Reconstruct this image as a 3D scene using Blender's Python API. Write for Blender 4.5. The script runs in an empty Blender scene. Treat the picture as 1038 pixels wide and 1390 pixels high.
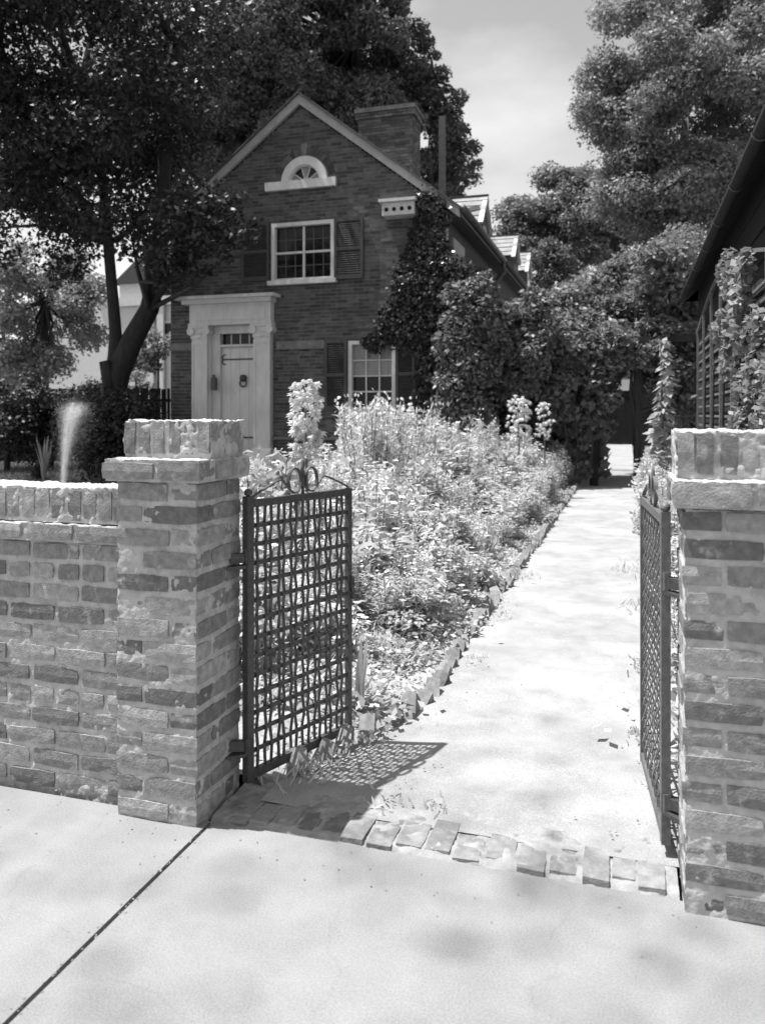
import bpy, math, random
import numpy as np
from mathutils import Vector, Matrix

random.seed(7)
rng = np.random.default_rng(7)
S = bpy.context.scene
COL = S.collection

# ------------------------------------------------------------------ camera, sky, sun, exposure
YAW = math.atan(333 / 1080.0)
SN, CS = math.sin(YAW), math.cos(YAW)
EYE = 1.40
cd = bpy.data.cameras.new('camera')
cam = bpy.data.objects.new('camera', cd)
COL.objects.link(cam)
cam.location = (0, 0, EYE)
cam.rotation_euler = (math.radians(90), 0, YAW)
cd.sensor_fit = 'VERTICAL'
cd.sensor_height = 36.0
cd.lens = 36.0 * 1080 / 1390
cd.shift_y = -133 / 1390
cd.clip_start, cd.clip_end = 0.05, 2000
cd.dof.use_dof = True
cd.dof.focus_distance = 3.8
cd.dof.aperture_fstop = 3.2
S.camera = cam

SUN_DIR = Vector((-0.37, -0.085, 1.0)).normalized()
elev = math.asin(SUN_DIR.z)
azim = math.atan2(SUN_DIR.x, SUN_DIR.y)

w = bpy.data.worlds.new('World')
S.world = w
w.use_nodes = True
nt = w.node_tree
nt.nodes.clear()
N = nt.nodes.new
out = N('ShaderNodeOutputWorld'); bg = N('ShaderNodeBackground')
sky = N('ShaderNodeTexSky'); sky.sky_type = 'NISHITA'; sky.sun_disc = False
sky.sun_elevation = elev; sky.sun_rotation = azim % (2 * math.pi)
bw = N('ShaderNodeRGBToBW')
tc = N('ShaderNodeTexCoord'); mp = N('ShaderNodeMapping')
mp.inputs['Scale'].default_value = (1.0, 1.0, 2.6)
no = N('ShaderNodeTexNoise'); no.inputs['Scale'].default_value = 3.1
no.inputs['Detail'].default_value = 6; no.inputs['Roughness'].default_value = 0.5
cr = N('ShaderNodeMapRange'); cr.inputs[1].default_value = 0.42; cr.inputs[2].default_value = 0.72
cr.inputs[3].default_value = 0.0; cr.inputs[4].default_value = 1.0
mx = N('ShaderNodeMix'); mx.data_type = 'FLOAT'
cloud = N('ShaderNodeMath'); cloud.operation = 'MULTIPLY_ADD'
cloud.inputs[1].default_value = 0.7; cloud.inputs[2].default_value = 2.2
L = nt.links.new
L(sky.outputs[0], bw.inputs[0]); L(tc.outputs['Generated'], mp.inputs[0]); L(mp.outputs[0], no.inputs[0])
L(no.outputs[0], cr.inputs[0]); L(cr.outputs[0], mx.inputs[0])
L(bw.outputs[0], cloud.inputs[0]); L(bw.outputs[0], mx.inputs[2]); L(cloud.outputs[0], mx.inputs[3])
L(mx.outputs[0], bg.inputs[0])
bg.inputs[1].default_value = 0.10
L(bg.outputs[0], out.inputs[0])

sd = bpy.data.lights.new('sun', 'SUN'); sd.energy = 3.9; sd.angle = math.radians(0.6)
sd.color = (1, 1, 1)
sun = bpy.data.objects.new('sun', sd); COL.objects.link(sun)
sun.rotation_euler = SUN_DIR.to_track_quat('Z', 'Y').to_euler()

S.view_settings.view_transform = 'Standard'
S.view_settings.look = 'None'
S.view_settings.exposure = 1.2
S.view_settings.gamma = 1.0
S.view_settings.use_curve_mapping = False
S.render.engine = 'CYCLES'
S.cycles.max_bounces = 6
S.cycles.diffuse_bounces = 3
S.cycles.transmission_bounces = 4
S.cycles.transparent_max_bounces = 8


def P(px, py, d):
    """the point seen at photo pixel (px, py) at depth d"""
    u = (px - 519) / 1080.0
    return Vector((d * (-SN + u * CS), d * (CS + u * SN), EYE - d * (py - 562) / 1080.0))


# ------------------------------------------------------------------ materials (monochrome photograph)
MATS = {}


def g(v):
    return (v, v, v, 1)


def mat(name, lo, hi, scale=20, rough=0.85, bump=0.0, bscale=None, rand=None, ramt=0.0, patch=None, spec=0.3,
        detail=6, metal=0.0, bdist=0.01, stretch=None, grit=0.0, crack=0.0):
    if name in MATS:
        return MATS[name]
    m = bpy.data.materials.new(name); m.use_nodes = True
    t = m.node_tree; n = t.nodes; n.clear(); A = n.new; K = t.links.new
    o = A('ShaderNodeOutputMaterial'); b = A('ShaderNodeBsdfPrincipled')
    K(b.outputs[0], o.inputs[0])
    b.inputs['Roughness'].default_value = rough
    b.inputs['Specular IOR Level'].default_value = spec
    b.inputs['Metallic'].default_value = metal
    ge = A('ShaderNodeNewGeometry')
    pos = ge.outputs['Position']
    if stretch:
        mpn = A('ShaderNodeMapping'); mpn.inputs['Scale'].default_value = stretch
        K(pos, mpn.inputs[0]); pos = mpn.outputs[0]
    nz = A('ShaderNodeTexNoise'); nz.inputs['Scale'].default_value = scale
    nz.inputs['Detail'].default_value = detail; nz.inputs['Roughness'].default_value = 0.6
    K(pos, nz.inputs['Vector'])
    r = A('ShaderNodeMapRange'); r.inputs[1].default_value = 0.3; r.inputs[2].default_value = 0.7
    r.inputs[3].default_value = lo; r.inputs[4].default_value = hi
    K(nz.outputs[0], r.inputs[0])
    val = r.outputs[0]
    if rand:
        if rand == 'object':
            q = A('ShaderNodeObjectInfo').outputs['Random']
        else:
            q = ge.outputs['Random Per Island']
        mr = A('ShaderNodeMapRange'); mr.inputs[3].default_value = 1 - ramt; mr.inputs[4].default_value = 1 + ramt
        K(q, mr.inputs[0])
        mu = A('ShaderNodeMath'); mu.operation = 'MULTIPLY'
        K(val, mu.inputs[0]); K(mr.outputs[0], mu.inputs[1]); val = mu.outputs[0]
    if patch:
        pv, psc, p0, p1 = patch
        n2 = A('ShaderNodeTexNoise'); n2.inputs['Scale'].default_value = psc; n2.inputs['Detail'].default_value = 8
        n2.inputs['Roughness'].default_value = 0.65
        K(pos, n2.inputs['Vector'])
        r2 = A('ShaderNodeMapRange'); r2.inputs[1].default_value = p0; r2.inputs[2].default_value = p1
        K(n2.outputs[0], r2.inputs[0])
        mxn = A('ShaderNodeMix'); mxn.data_type = 'FLOAT'
        K(r2.outputs[0], mxn.inputs[0]); K(val, mxn.inputs[2]); mxn.inputs[3].default_value = pv
        val = mxn.outputs[0]
    if grit:       # fine sand grain
        n4 = A('ShaderNodeTexNoise'); n4.inputs['Scale'].default_value = 190; n4.inputs['Detail'].default_value = 3
        K(pos, n4.inputs['Vector'])
        r4 = A('ShaderNodeMapRange'); r4.inputs[1].default_value = .3; r4.inputs[2].default_value = .7
        r4.inputs[3].default_value = 1 - grit; r4.inputs[4].default_value = 1 + grit * .6
        K(n4.outputs[0], r4.inputs[0])
        m4 = A('ShaderNodeMath'); m4.operation = 'MULTIPLY'; K(val, m4.inputs[0]); K(r4.outputs[0], m4.inputs[1]); val = m4.outputs[0]
    if crack:      # hairline cracks
        wv = A('ShaderNodeTexVoronoi'); wv.feature = 'DISTANCE_TO_EDGE'; wv.inputs['Scale'].default_value = .9
        n5 = A('ShaderNodeTexNoise'); n5.inputs['Scale'].default_value = 5; n5.inputs['Detail'].default_value = 6
        K(pos, n5.inputs['Vector'])
        ad = A('ShaderNodeVectorMath'); ad.operation = 'MULTIPLY_ADD'; ad.inputs[1].default_value = (.25, .25, 0)
        K(n5.outputs['Color'], ad.inputs[0]); K(pos, ad.inputs[2]); K(ad.outputs[0], wv.inputs['Vector'])
        r5 = A('ShaderNodeMapRange'); r5.inputs[1].default_value = 0; r5.inputs[2].default_value = .0045
        r5.inputs[3].default_value = 1 - crack; r5.inputs[4].default_value = 1
        K(wv.outputs['Distance'], r5.inputs[0])
        m5 = A('ShaderNodeMath'); m5.operation = 'MULTIPLY'; K(val, m5.inputs[0]); K(r5.outputs[0], m5.inputs[1]); val = m5.outputs[0]
    K(val, b.inputs['Base Color'])
    if bump:
        n3 = A('ShaderNodeTexNoise'); n3.inputs['Scale'].default_value = bscale or scale * 3
        n3.inputs['Detail'].default_value = 5
        K(pos, n3.inputs['Vector'])
        bp = A('ShaderNodeBump'); bp.inputs['Strength'].default_value = bump; bp.inputs['Distance'].default_value = bdist
        K(n3.outputs[0], bp.inputs['Height']); K(bp.outputs[0], b.inputs['Normal'])
    MATS[name] = m
    return m


def leafmat(name, lo, hi, trans=0.35, gloss=0.35, clump=0.0, cscale=1.2):
    """diffuse + translucent leaf, shade varying leaf by leaf"""
    if name in MATS:
        return MATS[name]
    m = bpy.data.materials.new(name); m.use_nodes = True
    t = m.node_tree; n = t.nodes; n.clear(); A = n.new; K = t.links.new
    o = A('ShaderNodeOutputMaterial'); b = A('ShaderNodeBsdfPrincipled'); tr = A('ShaderNodeBsdfTranslucent')
    mix = A('ShaderNodeMixShader'); mix.inputs[0].default_value = trans
    ge = A('ShaderNodeNewGeometry')
    r = A('ShaderNodeMapRange'); r.inputs[3].default_value = lo; r.inputs[4].default_value = hi
    K(ge.outputs['Random Per Island'], r.inputs[0])
    oi = A('ShaderNodeObjectInfo'); mr = A('ShaderNodeMapRange'); mr.inputs[3].default_value = .8; mr.inputs[4].default_value = 1.18
    K(oi.outputs['Random'], mr.inputs[0])
    mu = A('ShaderNodeMath'); mu.operation = 'MULTIPLY'; K(r.outputs[0], mu.inputs[0]); K(mr.outputs[0], mu.inputs[1])
    val = mu.outputs[0]
    if clump < 0: val = r.outputs[0]
    K(val, b.inputs['Base Color']); K(val, tr.inputs[0])
    b.inputs['Roughness'].default_value = gloss; b.inputs['Specular IOR Level'].default_value = 0.35
    K(b.outputs[0], mix.inputs[1]); K(tr.outputs[0], mix.inputs[2]); K(mix.outputs[0], o.inputs[0])
    MATS[name] = m
    return m


M_pier_brick = mat('old_pier_brick', .16, .30, 34, .92, .7, 150, 'object', .42, (.46, 15, .58, .74), bdist=.004)
M_mortar = mat('lime_mortar', .34, .5, 26, .95, .6, 120, patch=(.26, 9, .55, .75), bdist=.004)
M_house_brick = mat('house_brick', .052, .108, 9, .9, .3, 60, 'island', .42)
M_house_brick_one = mat('house_brick_single', .052, .108, 9, .9, .3, 60, 'object', .42)
M_house_mortar = mat('house_mortar', .12, .20, 7, .95)
M_chim_brick = mat('chimney_brick', .07, .15, 5, .9, .3, 60, 'island', .4)
M_path = mat('pale_gravel_path', .235, .325, 5, .95, .35, 240, patch=(.35, 1.6, .45, .62), bdist=.005, grit=.26)
M_side = mat('concrete_slab', .205, .265, 3.5, .9, .25, 300, patch=(.2, 5, .52, .8), bdist=.003, grit=.22, crack=.08)
M_joint = mat('dark_joint', .05, .09, 20)
M_curb = mat('worn_threshold_brick', .15, .24, 30, .92, .7, 120, 'object', .3, (.27, 12, .5, .66), bdist=.004)
M_edge = mat('edging_brick', .13, .23, 30, .92, .6, 120, 'object', .3, (.33, 14, .55, .7), bdist=.004)
M_lawn = mat('short_lawn', .09, .17, 6, .95, .6, 90)
M_soil = mat('garden_soil', .24, .40, 16, .97, .8, 60, patch=(.12, 6, .55, .7))
M_iron = mat('wrought_iron', .03, .075, 60, .5, .3, 120, spec=.5, bdist=.002)
M_iron_pale = mat('weathered_iron', .08, .15, 40, .55, .3, 120, spec=.5, bdist=.002)
M_white = mat('white_paint', .50, .64, 8, .6, .05, 60, stretch=(1, 1, .3))
M_cream = mat('door_paint', .54, .66, 6, .55, .05, 60, stretch=(1, 1, .3))
M_rake = mat('rake_paint', .27, .37, 6, .6)
M_shutter = mat('shutter_paint', .045, .07, 12, .6, .05, 90)
M_glass = mat('window_glass', .004, .010, 2, .08, spec=.22)
M_blind = mat('window_blind', .22, .32, 5, .7, stretch=(6, 6, 1))
M_slate = mat('pale_slate', .2, .32, 8, .7, .15, 60, 'object', .18)
M_roof = mat('dark_roof', .05, .09, 10, .8, .3, 40)
M_sidewall = mat('side_wall', .05, .09, 9, .9, .3, 50)
M_gut = mat('gutter_metal', .06, .1, 10, .5)
M_bird = mat('birdhouse_paint', .42, .55, 10, .7)
M_hole = mat('dark_hole', .006, .01, 5)
M_bark = mat('tree_bark', .025, .05, 14, .95, .8, 30, stretch=(1, 1, .25))
M_bark2 = mat('pale_bark', .08, .14, 14, .95, .6, 30, stretch=(1, 1, .25))
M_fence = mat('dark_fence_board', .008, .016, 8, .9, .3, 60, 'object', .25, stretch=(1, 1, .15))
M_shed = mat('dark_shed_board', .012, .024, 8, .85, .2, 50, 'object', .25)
M_trellis = mat('trellis_wood', .10, .17, 20, .8)
M_arb = mat('arbour_timber', .02, .04, 14, .9, .3, 60, stretch=(1, 1, .2))
M_pale = mat('pale_house_wall', .5, .6, 6, .8)
M_stem = mat('plant_stem', .10, .18, 20, .8)
M_petal = leafmat('white_petal', .62, .82, .35, .6)
M_plume = mat('water_drops', .75, .85, 5, .3)
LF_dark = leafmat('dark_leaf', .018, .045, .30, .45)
LF_back = leafmat('back_tree_leaf', .12, .24, .35, .5)
LF_right = leafmat('right_tree_leaf', .18, .34, .38, .5)
LF_far = leafmat('far_tree_leaf', .13, .24, .35, .5)
LF_vine = leafmat('vine_leaf', .16, .32, .38, .45)
LF_ivy = leafmat('ivy_leaf', .04, .12, .25, .28)
LF_big = leafmat('broad_leaf', .08, .17, .35, .45)
LF_bed = leafmat('bed_leaf', .40, .66, .5, .5)
LF_bed2 = leafmat('bed_leaf_grey', .46, .74, .5, .55)
LF_blade = leafmat('blade_leaf', .32, .5, .45, .4)
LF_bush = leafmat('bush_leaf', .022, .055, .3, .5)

# ------------------------------------------------------------------ mesh helpers
ORG = {}


def vnoise(p, freq, seed=0):
    """smooth value noise, p (n,3) -> (n,) in -1..1"""
    q = np.asarray(p, float) * freq + seed * 17.31
    i = np.floor(q).astype(np.int64); f = q - i; f = f * f * (3 - 2 * f)

    def h(a, b, c):
        n = (a * 374761393 + b * 668265263 + c * 2147483647 + seed * 974634) & 0xffffffff
        n = ((n ^ (n >> 13)) * 1274126177) & 0xffffffff
        return ((n ^ (n >> 16)) & 0xffff) / 32767.5 - 1
    r = 0
    for dx in (0, 1):
        for dy in (0, 1):
            for dz in (0, 1):
                wgt = (f[:, 0] if dx else 1 - f[:, 0]) * (f[:, 1] if dy else 1 - f[:, 1]) * (f[:, 2] if dz else 1 - f[:, 2])
                r = r + wgt * h(i[:, 0] + dx, i[:, 1] + dy, i[:, 2] + dz)
    return r


class MB:
    def __init__(self):
        self.v = []; self.q = []; self.t = []; self.poly = []; self.n = 0

    def add(self, v, q=None, t=None):
        v = np.asarray(v, float).reshape(-1, 3)
        if q is not None and len(q):
            self.q.append(np.asarray(q, np.int64).reshape(-1, 4) + self.n)
        if t is not None and len(t):
            self.t.append(np.asarray(t, np.int64).reshape(-1, 3) + self.n)
        self.v.append(v); self.n += len(v)
        return self

    def box(self, x0, x1, y0, y1, z0, z1):
        v = [(x0, y0, z0), (x1, y0, z0), (x1, y1, z0), (x0, y1, z0), (x0, y0, z1), (x1, y0, z1), (x1, y1, z1), (x0, y1, z1)]
        q = [(0, 3, 2, 1), (4, 5, 6, 7), (0, 1, 5, 4), (1, 2, 6, 5), (2, 3, 7, 6), (3, 0, 4, 7)]
        return self.add(v, q)

    def bar(self, a, b, wx, wy, up=(0, 0, 1)):
        """rectangular bar from a to b: wx across, wy along up-ish"""
        a, b = Vector(a), Vector(b); d = (b - a).normalized(); u = Vector(up)
        s = d.cross(u)
        if s.length < 1e-5:
            s = d.cross(Vector((1, 0, 0)))
        s.normalize(); u = s.cross(d)
        s = s * (wx / 2); u = u * (wy / 2)
        v = [a - s - u, a + s - u, a + s + u, a - s + u, b - s - u, b + s - u, b + s + u, b - s + u]
        q = [(0, 1, 2, 3), (4, 7, 6, 5), (0, 4, 5, 1), (1, 5, 6, 2), (2, 6, 7, 3), (3, 7, 4, 0)]
        return self.add([tuple(p) for p in v], q)

    def strip(self, pts, nrm, wd, th):
        """flat iron strip along pts; nrm = width direction per path (constant), th = thickness"""
        pts = [Vector(p) for p in pts]; wv = Vector(nrm).normalized() * (wd / 2); v = []
        for i, p in enumerate(pts):
            d = (pts[min(i + 1, len(pts) - 1)] - pts[max(i - 1, 0)]).normalized()
            tv = d.cross(wv).normalized() * (th / 2)
            v += [p - wv - tv, p + wv - tv, p + wv + tv, p - wv + tv]
        q = []
        for i in range(len(pts) - 1):
            a = i * 4
            for k in range(4):
                q.append((a + k, a + (k + 1) % 4, a + 4 + (k + 1) % 4, a + 4 + k))
        q += [(3, 2, 1, 0), tuple(len(v) - 4 + k for k in range(4))]
        return self.add([tuple(p) for p in v], q)

    def tube(self, pts, rad, n=8, cap=True):
        pts = [Vector(p) for p in pts]
        if not hasattr(rad, '__len__'):
            rad = [rad] * len(pts)
        v = []; ref = Vector((0.31, 0.93, 0.17))
        for i, p in enumerate(pts):
            d = (pts[min(i + 1, len(pts) - 1)] - pts[max(i - 1, 0)])
            d = d.normalized() if d.length > 1e-9 else Vector((0, 0, 1))
            s = d.cross(ref).normalized(); u = s.cross(d)
            for k in range(n):
                a = 2 * math.pi * k / n
                v.append(p + (s * math.cos(a) + u * math.sin(a)) * rad[i])
        q = []
        for i in range(len(pts) - 1):
            for k in range(n):
                q.append((i * n + k, i * n + (k + 1) % n, (i + 1) * n + (k + 1) % n, (i + 1) * n + k))
        t = []
        if cap:
            b = len(v); v += [pts[0], pts[-1]]
            for k in range(n):
                t.append((b, (k + 1) % n, k)); t.append((b + 1, (len(pts) - 1) * n + k, (len(pts) - 1) * n + (k + 1) % n))
        return self.add([tuple(p) for p in v], q, t)

    def prism(self, poly, axis, a, b):
        """extrude 2D polygon along axis from a to b; poly in the two other axes (order x,y,z minus axis)"""
        def mk(p, c):
            if axis == 'x': return (c, p[0], p[1])
            if axis == 'y': return (p[0], c, p[1])
            return (p[0], p[1], c)
        n = len(poly)
        v = [mk(p, a) for p in poly] + [mk(p, b) for p in poly]
        q = [(i, (i + 1) % n, n + (i + 1) % n, n + i) for i in range(n)]
        t = []
        for i in range(1, n - 1):
            t.append((0, i + 1, i)); t.append((n, n + i, n + i + 1))
        return self.add(v, q, t)

    def lathe(self, c, prof, n=12):
        """prof [(r, z)] round vertical axis at c"""
        v = []
        for r, z in prof:
            for k in range(n):
                a = 2 * math.pi * k / n
                v.append((c[0] + r * math.cos(a), c[1] + r * math.sin(a), c[2] + z))
        q = []
        for i in range(len(prof) - 1):
            for k in range(n):
                q.append((i * n + k, i * n + (k + 1) % n, (i + 1) * n + (k + 1) % n, (i + 1) * n + k))
        return self.add(v, q)

    def leaves(self, c, size, nrm=None, asp=0.55, spread=0.9, dirs=None, bend=0.12):
        """one folded diamond quad per centre"""
        c = np.asarray(c, float).reshape(-1, 3); k = len(c)
        if k == 0:
            return self
        size = np.broadcast_to(np.asarray(size, float), (k,))
        r = rng.normal(size=(k, 3))
        nn = r * spread
        if nrm is not None:
            nn = nn + np.asarray(nrm, float)
        nn /= np.linalg.norm(nn, axis=1, keepdims=True) + 1e-9
        d = rng.normal(size=(k, 3)) if dirs is None else np.asarray(dirs, float) + rng.normal(size=(k, 3)) * .25
        d = d - nn * np.sum(d * nn, axis=1, keepdims=True)
        d /= np.linalg.norm(d, axis=1, keepdims=True) + 1e-9
        s = np.cross(nn, d)
        h = size[:, None] * .5; ww = h * asp
        bn = nn * size[:, None] * bend
        v = np.stack([c - d * h, c + s * ww - bn * .6 + d * h * .1, c + d * h - bn, c - s * ww - bn * .6 + d * h * .1], axis=1).reshape(-1, 3)
        b = np.arange(k)[:, None] * 4
        return self.add(v, b + np.array([[0, 1, 2, 3]]))

    def blades(self, base, tip, width, mid=0.5, sag=None):
        """thin two-quad blades from base to tip"""
        base = np.asarray(base, float); tip = np.asarray(tip, float); k = len(base)
        width = np.broadcast_to(np.asarray(width, float), (k,))[:, None]
        m = base * (1 - mid) + tip * mid
        if sag is not None:
            m = m + sag
        s = np.cross(tip - base, rng.normal(size=(k, 3)))
        s /= np.linalg.norm(s, axis=1, keepdims=True) + 1e-9
        v = np.stack([base - s * width * .35, base + s * width * .35, m - s * width * .5, m + s * width * .5, tip], axis=1).reshape(-1, 3)
        b = np.arange(k)[:, None] * 5
        return self.add(v, b + np.array([[0, 1, 3, 2]]), b + np.array([[2, 3, 4]]))

    def mesh(self, name, m, off=(0, 0, 0), smooth=False):
        me = bpy.data.meshes.new(name)
        V = np.concatenate(self.v) - np.asarray(off, float)
        Q = np.concatenate(self.q) if self.q else np.zeros((0, 4), np.int64)
        T = np.concatenate(self.t) if self.t else np.zeros((0, 3), np.int64)
        me.vertices.add(len(V)); me.vertices.foreach_set('co', V.astype(np.float32).ravel())
        me.loops.add(len(Q) * 4 + len(T) * 3)
        me.loops.foreach_set('vertex_index', np.concatenate([Q.ravel(), T.ravel()]).astype(np.int32))
        me.polygons.add(len(Q) + len(T))
        ls = np.concatenate([np.arange(len(Q)) * 4, len(Q) * 4 + np.arange(len(T)) * 3])
        me.polygons.foreach_set('loop_start', ls.astype(np.int32))
        me.polygons.foreach_set('use_smooth', np.full(len(Q) + len(T), bool(smooth)))
        me.update(calc_edges=True)
        me.materials.append(m)
        return me

    def build(self, name, m, parent=None, world=True, smooth=False, kind=None, loc=None):
        off = (0, 0, 0)
        if parent is not None and world:
            off = ORG[parent.name]
        if loc is not None:
            off = loc
        o = bpy.data.objects.new(name, self.mesh(name, m, off, smooth))
        COL.objects.link(o)
        if parent is not None:
            o.parent = parent
        ORG[o.name] = ORG[parent.name] if parent is not None and loc is None else (loc or (0, 0, 0))
        if loc is not None:
            o.location = Vector(loc) - Vector(ORG[parent.name]) if parent is not None else loc
        if kind:
            o['kind'] = kind
        return o


def tag(o, label=None, cat=None, group=None, kind=None):
    if label: o['label'] = label
    if cat: o['category'] = cat
    if group: o['group'] = group
    if kind: o['kind'] = kind
    return o


def thing(name, label, cat, loc=(0, 0, 0), rz=0, group=None):
    o = bpy.data.objects.new(name, None); COL.objects.link(o)
    o.location = loc; o.rotation_euler = (0, 0, rz); o.empty_display_size = .1
    ORG[o.name] = tuple(loc)
    return tag(o, label, cat, group)


def put(name, me, parent, loc, rot=(0, 0, 0), scale=(1, 1, 1)):
    o = bpy.data.objects.new(name, me); COL.objects.link(o)
    o.parent = parent
    org = ORG[parent.name] if parent is not None else (0, 0, 0)
    o.location = Vector(loc) - Vector(org)
    o.rotation_euler = rot; o.scale = scale
    return o


def dup(root, loc, rz=0, sc=1.0, label=None):
    r = root.copy(); COL.objects.link(r)
    r.location = loc; r.rotation_euler = (0, 0, rz); r.scale = (sc, sc, sc) if not hasattr(sc, '__len__') else sc
    if label: r['label'] = label
    for ch in list(root.children):
        c = ch.copy(); COL.objects.link(c); c.parent = r
        for gch in list(ch.children):
            d = gch.copy(); COL.objects.link(d); d.parent = c
    return r


def struct(mb, name, m, smooth=False):
    o = mb.build(name, m, None, smooth=smooth)
    o['kind'] = 'structure'
    return o


def grid_sheet(x0, x1, y0, y1, nx, ny, zf):
    xs = np.linspace(x0, x1, nx + 1); ys = np.linspace(y0, y1, ny + 1)
    X, Y = np.meshgrid(xs, ys, indexing='ij')
    p = np.stack([X.ravel(), Y.ravel(), np.zeros(X.size)], 1)
    p[:, 2] = zf(p)
    i = np.arange(nx)[:, None] * (ny + 1) + np.arange(ny)[None, :]
    i = i.ravel()
    q = np.stack([i, i + ny + 1, i + ny + 2, i + 1], 1)
    return MB().add(p, q)


# ------------------------------------------------------------------ ground, pavement, path
far = MB()
far.add([(-600, -40, -.05), (600, -40, -.05), (600, 1200, -.05), (-600, 1200, -.05)], [(0, 1, 2, 3)])
struct(far, 'ground', M_lawn)

pv = struct(MB().box(-8, 6, -6, 2.36, -.04, -.022), 'pavement', M_joint)
pv_y = 2.46
sl = [(-7.2, -5.28), (-5.265, -3.33), (-3.315, -1.372), (-1.357, .58), (.595, 2.5)]
for a, b in sl:
    for y0, y1 in ((-1.0, 1.28), (1.295, 2.44)) if False else ((-3.0, -.6), (-.585, 2.44)):
        put('paving_slab', MB().box(-(b - a) / 2, (b - a) / 2, -(y1 - y0) / 2, (y1 - y0) / 2, -.03, 0).mesh('paving_slab', M_side),
            pv, ((a + b) / 2, (y0 + y1) / 2, 0))

PX0, PX1 = -.90, .12
def path_edge(y):
    return PX0 - .02 - np.clip(1 - (y - 2.75) / .85, 0, 1) * .34


def path_z(p):
    t = (p[:, 0] - (PX0 - .06)) / (PX1 + .04 - PX0 + .06)
    e = path_edge(p[:, 1])
    p[:, 0] = e + t * (PX1 + .04 - e)
    return .012 + vnoise(p, 2.2, 3) * .008 + vnoise(p, 9, 4) * .003


path = grid_sheet(PX0 - .06, PX1 + .04, 2.6, 42, 30, 700, path_z)
struct(path, 'garden_path', M_path, True)
soil = grid_sheet(-4.3, PX0 - .04, 2.72, 15.0, 60, 180,
                  lambda p: np.where(p[:, 0] > path_edge(p[:, 1]) - .03, -.03, .03 + vnoise(p, 3, 5) * .02 + vnoise(p, 11, 6) * .015))
struct(soil, 'flower_bed_soil', M_soil, True)
soil2 = grid_sheet(PX1 + .02, 1.1, 2.72, 16, 20, 150, lambda p: .03 + vnoise(p, 3, 7) * .025 + vnoise(p, 11, 8) * .02)
struct(soil2, 'border_soil', M_soil, True)


# ------------------------------------------------------------------ old bricks
def brick_mesh(L_, D_, H_, m, seed, jit=.0018, rnd=.0025, name='brick'):
    r = random.Random(seed)
    nx, ny, nz = (3, 1, 2) if L_ > .14 else (2, 1, 2)
    idx = {}; v = []
    for i in range(nx + 1):
        for j in range(ny + 1):
            for k in range(nz + 1):
                if 0 < i < nx and 0 < j < ny and 0 < k < nz:
                    continue
                x, y, z = i / nx - .5, j / ny - .5, k / nz - .5
                ex = (i in (0, nx)) + (j in (0, ny)) + (k in (0, nz))
                sh = rnd * (ex - 1)
                p = [x * (L_ - 2 * sh * (i in (0, nx))) + r.uniform(-jit, jit), y * (D_ - sh) + r.uniform(-jit, jit) * .7,
                     z * (H_ - 2 * sh * (k in (0, nz))) + r.uniform(-jit, jit)]
                idx[(i, j, k)] = len(v); v.append(p)
    q = []
    for i in range(nx):
        for k in range(nz):
            for j, f in ((0, 0), (ny, 1)):
                a = [idx[(i, j, k)], idx[(i + 1, j, k)], idx[(i + 1, j, k + 1)], idx[(i, j, k + 1)]]
                q.append(a[::-1] if f else a)
    for i in range(nx):
        for j in range(ny):
            for k, f in ((0, 1), (nz, 0)):
                a = [idx[(i, j, k)], idx[(i + 1, j, k)], idx[(i + 1, j + 1, k)], idx[(i, j + 1, k)]]
                q.append(a[::-1] if f else a)
    for j in range(ny):
        for k in range(nz):
            for i, f in ((0, 1), (nx, 0)):
                a = [idx[(i, j, k)], idx[(i, j + 1, k)], idx[(i, j + 1, k + 1)], idx[(i, j, k + 1)]]
                q.append(a[::-1] if f else a)
    return MB().add(v, q).mesh(name, m, smooth=False)


BM = {}


def old_brick(parent, cx, cy, cz, L_, D_, H_, alongy=False, m=None, jl=.004, name='brick'):
    m = m or M_pier_brick
    k = (round(L_, 2), round(D_, 2), round(H_, 3), m.name, random.randrange(6))
    if k not in BM:
        BM[k] = brick_mesh(L_, D_, H_, m, sum(map(ord, repr(k))) * 7919 & 0xffff)
    return put(name, BM[k], parent, (cx + random.uniform(-jl, jl) * .6, cy + random.uniform(-jl, jl) * .6, cz + random.uniform(-jl, jl) * .5),
               (random.gauss(0, .012), random.gauss(0, .012), (math.pi / 2 if alongy else 0) + random.gauss(0, .012)),
               (1 + random.uniform(-.03, .02), 1, 1 + random.uniform(-.06, .04)))


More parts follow.
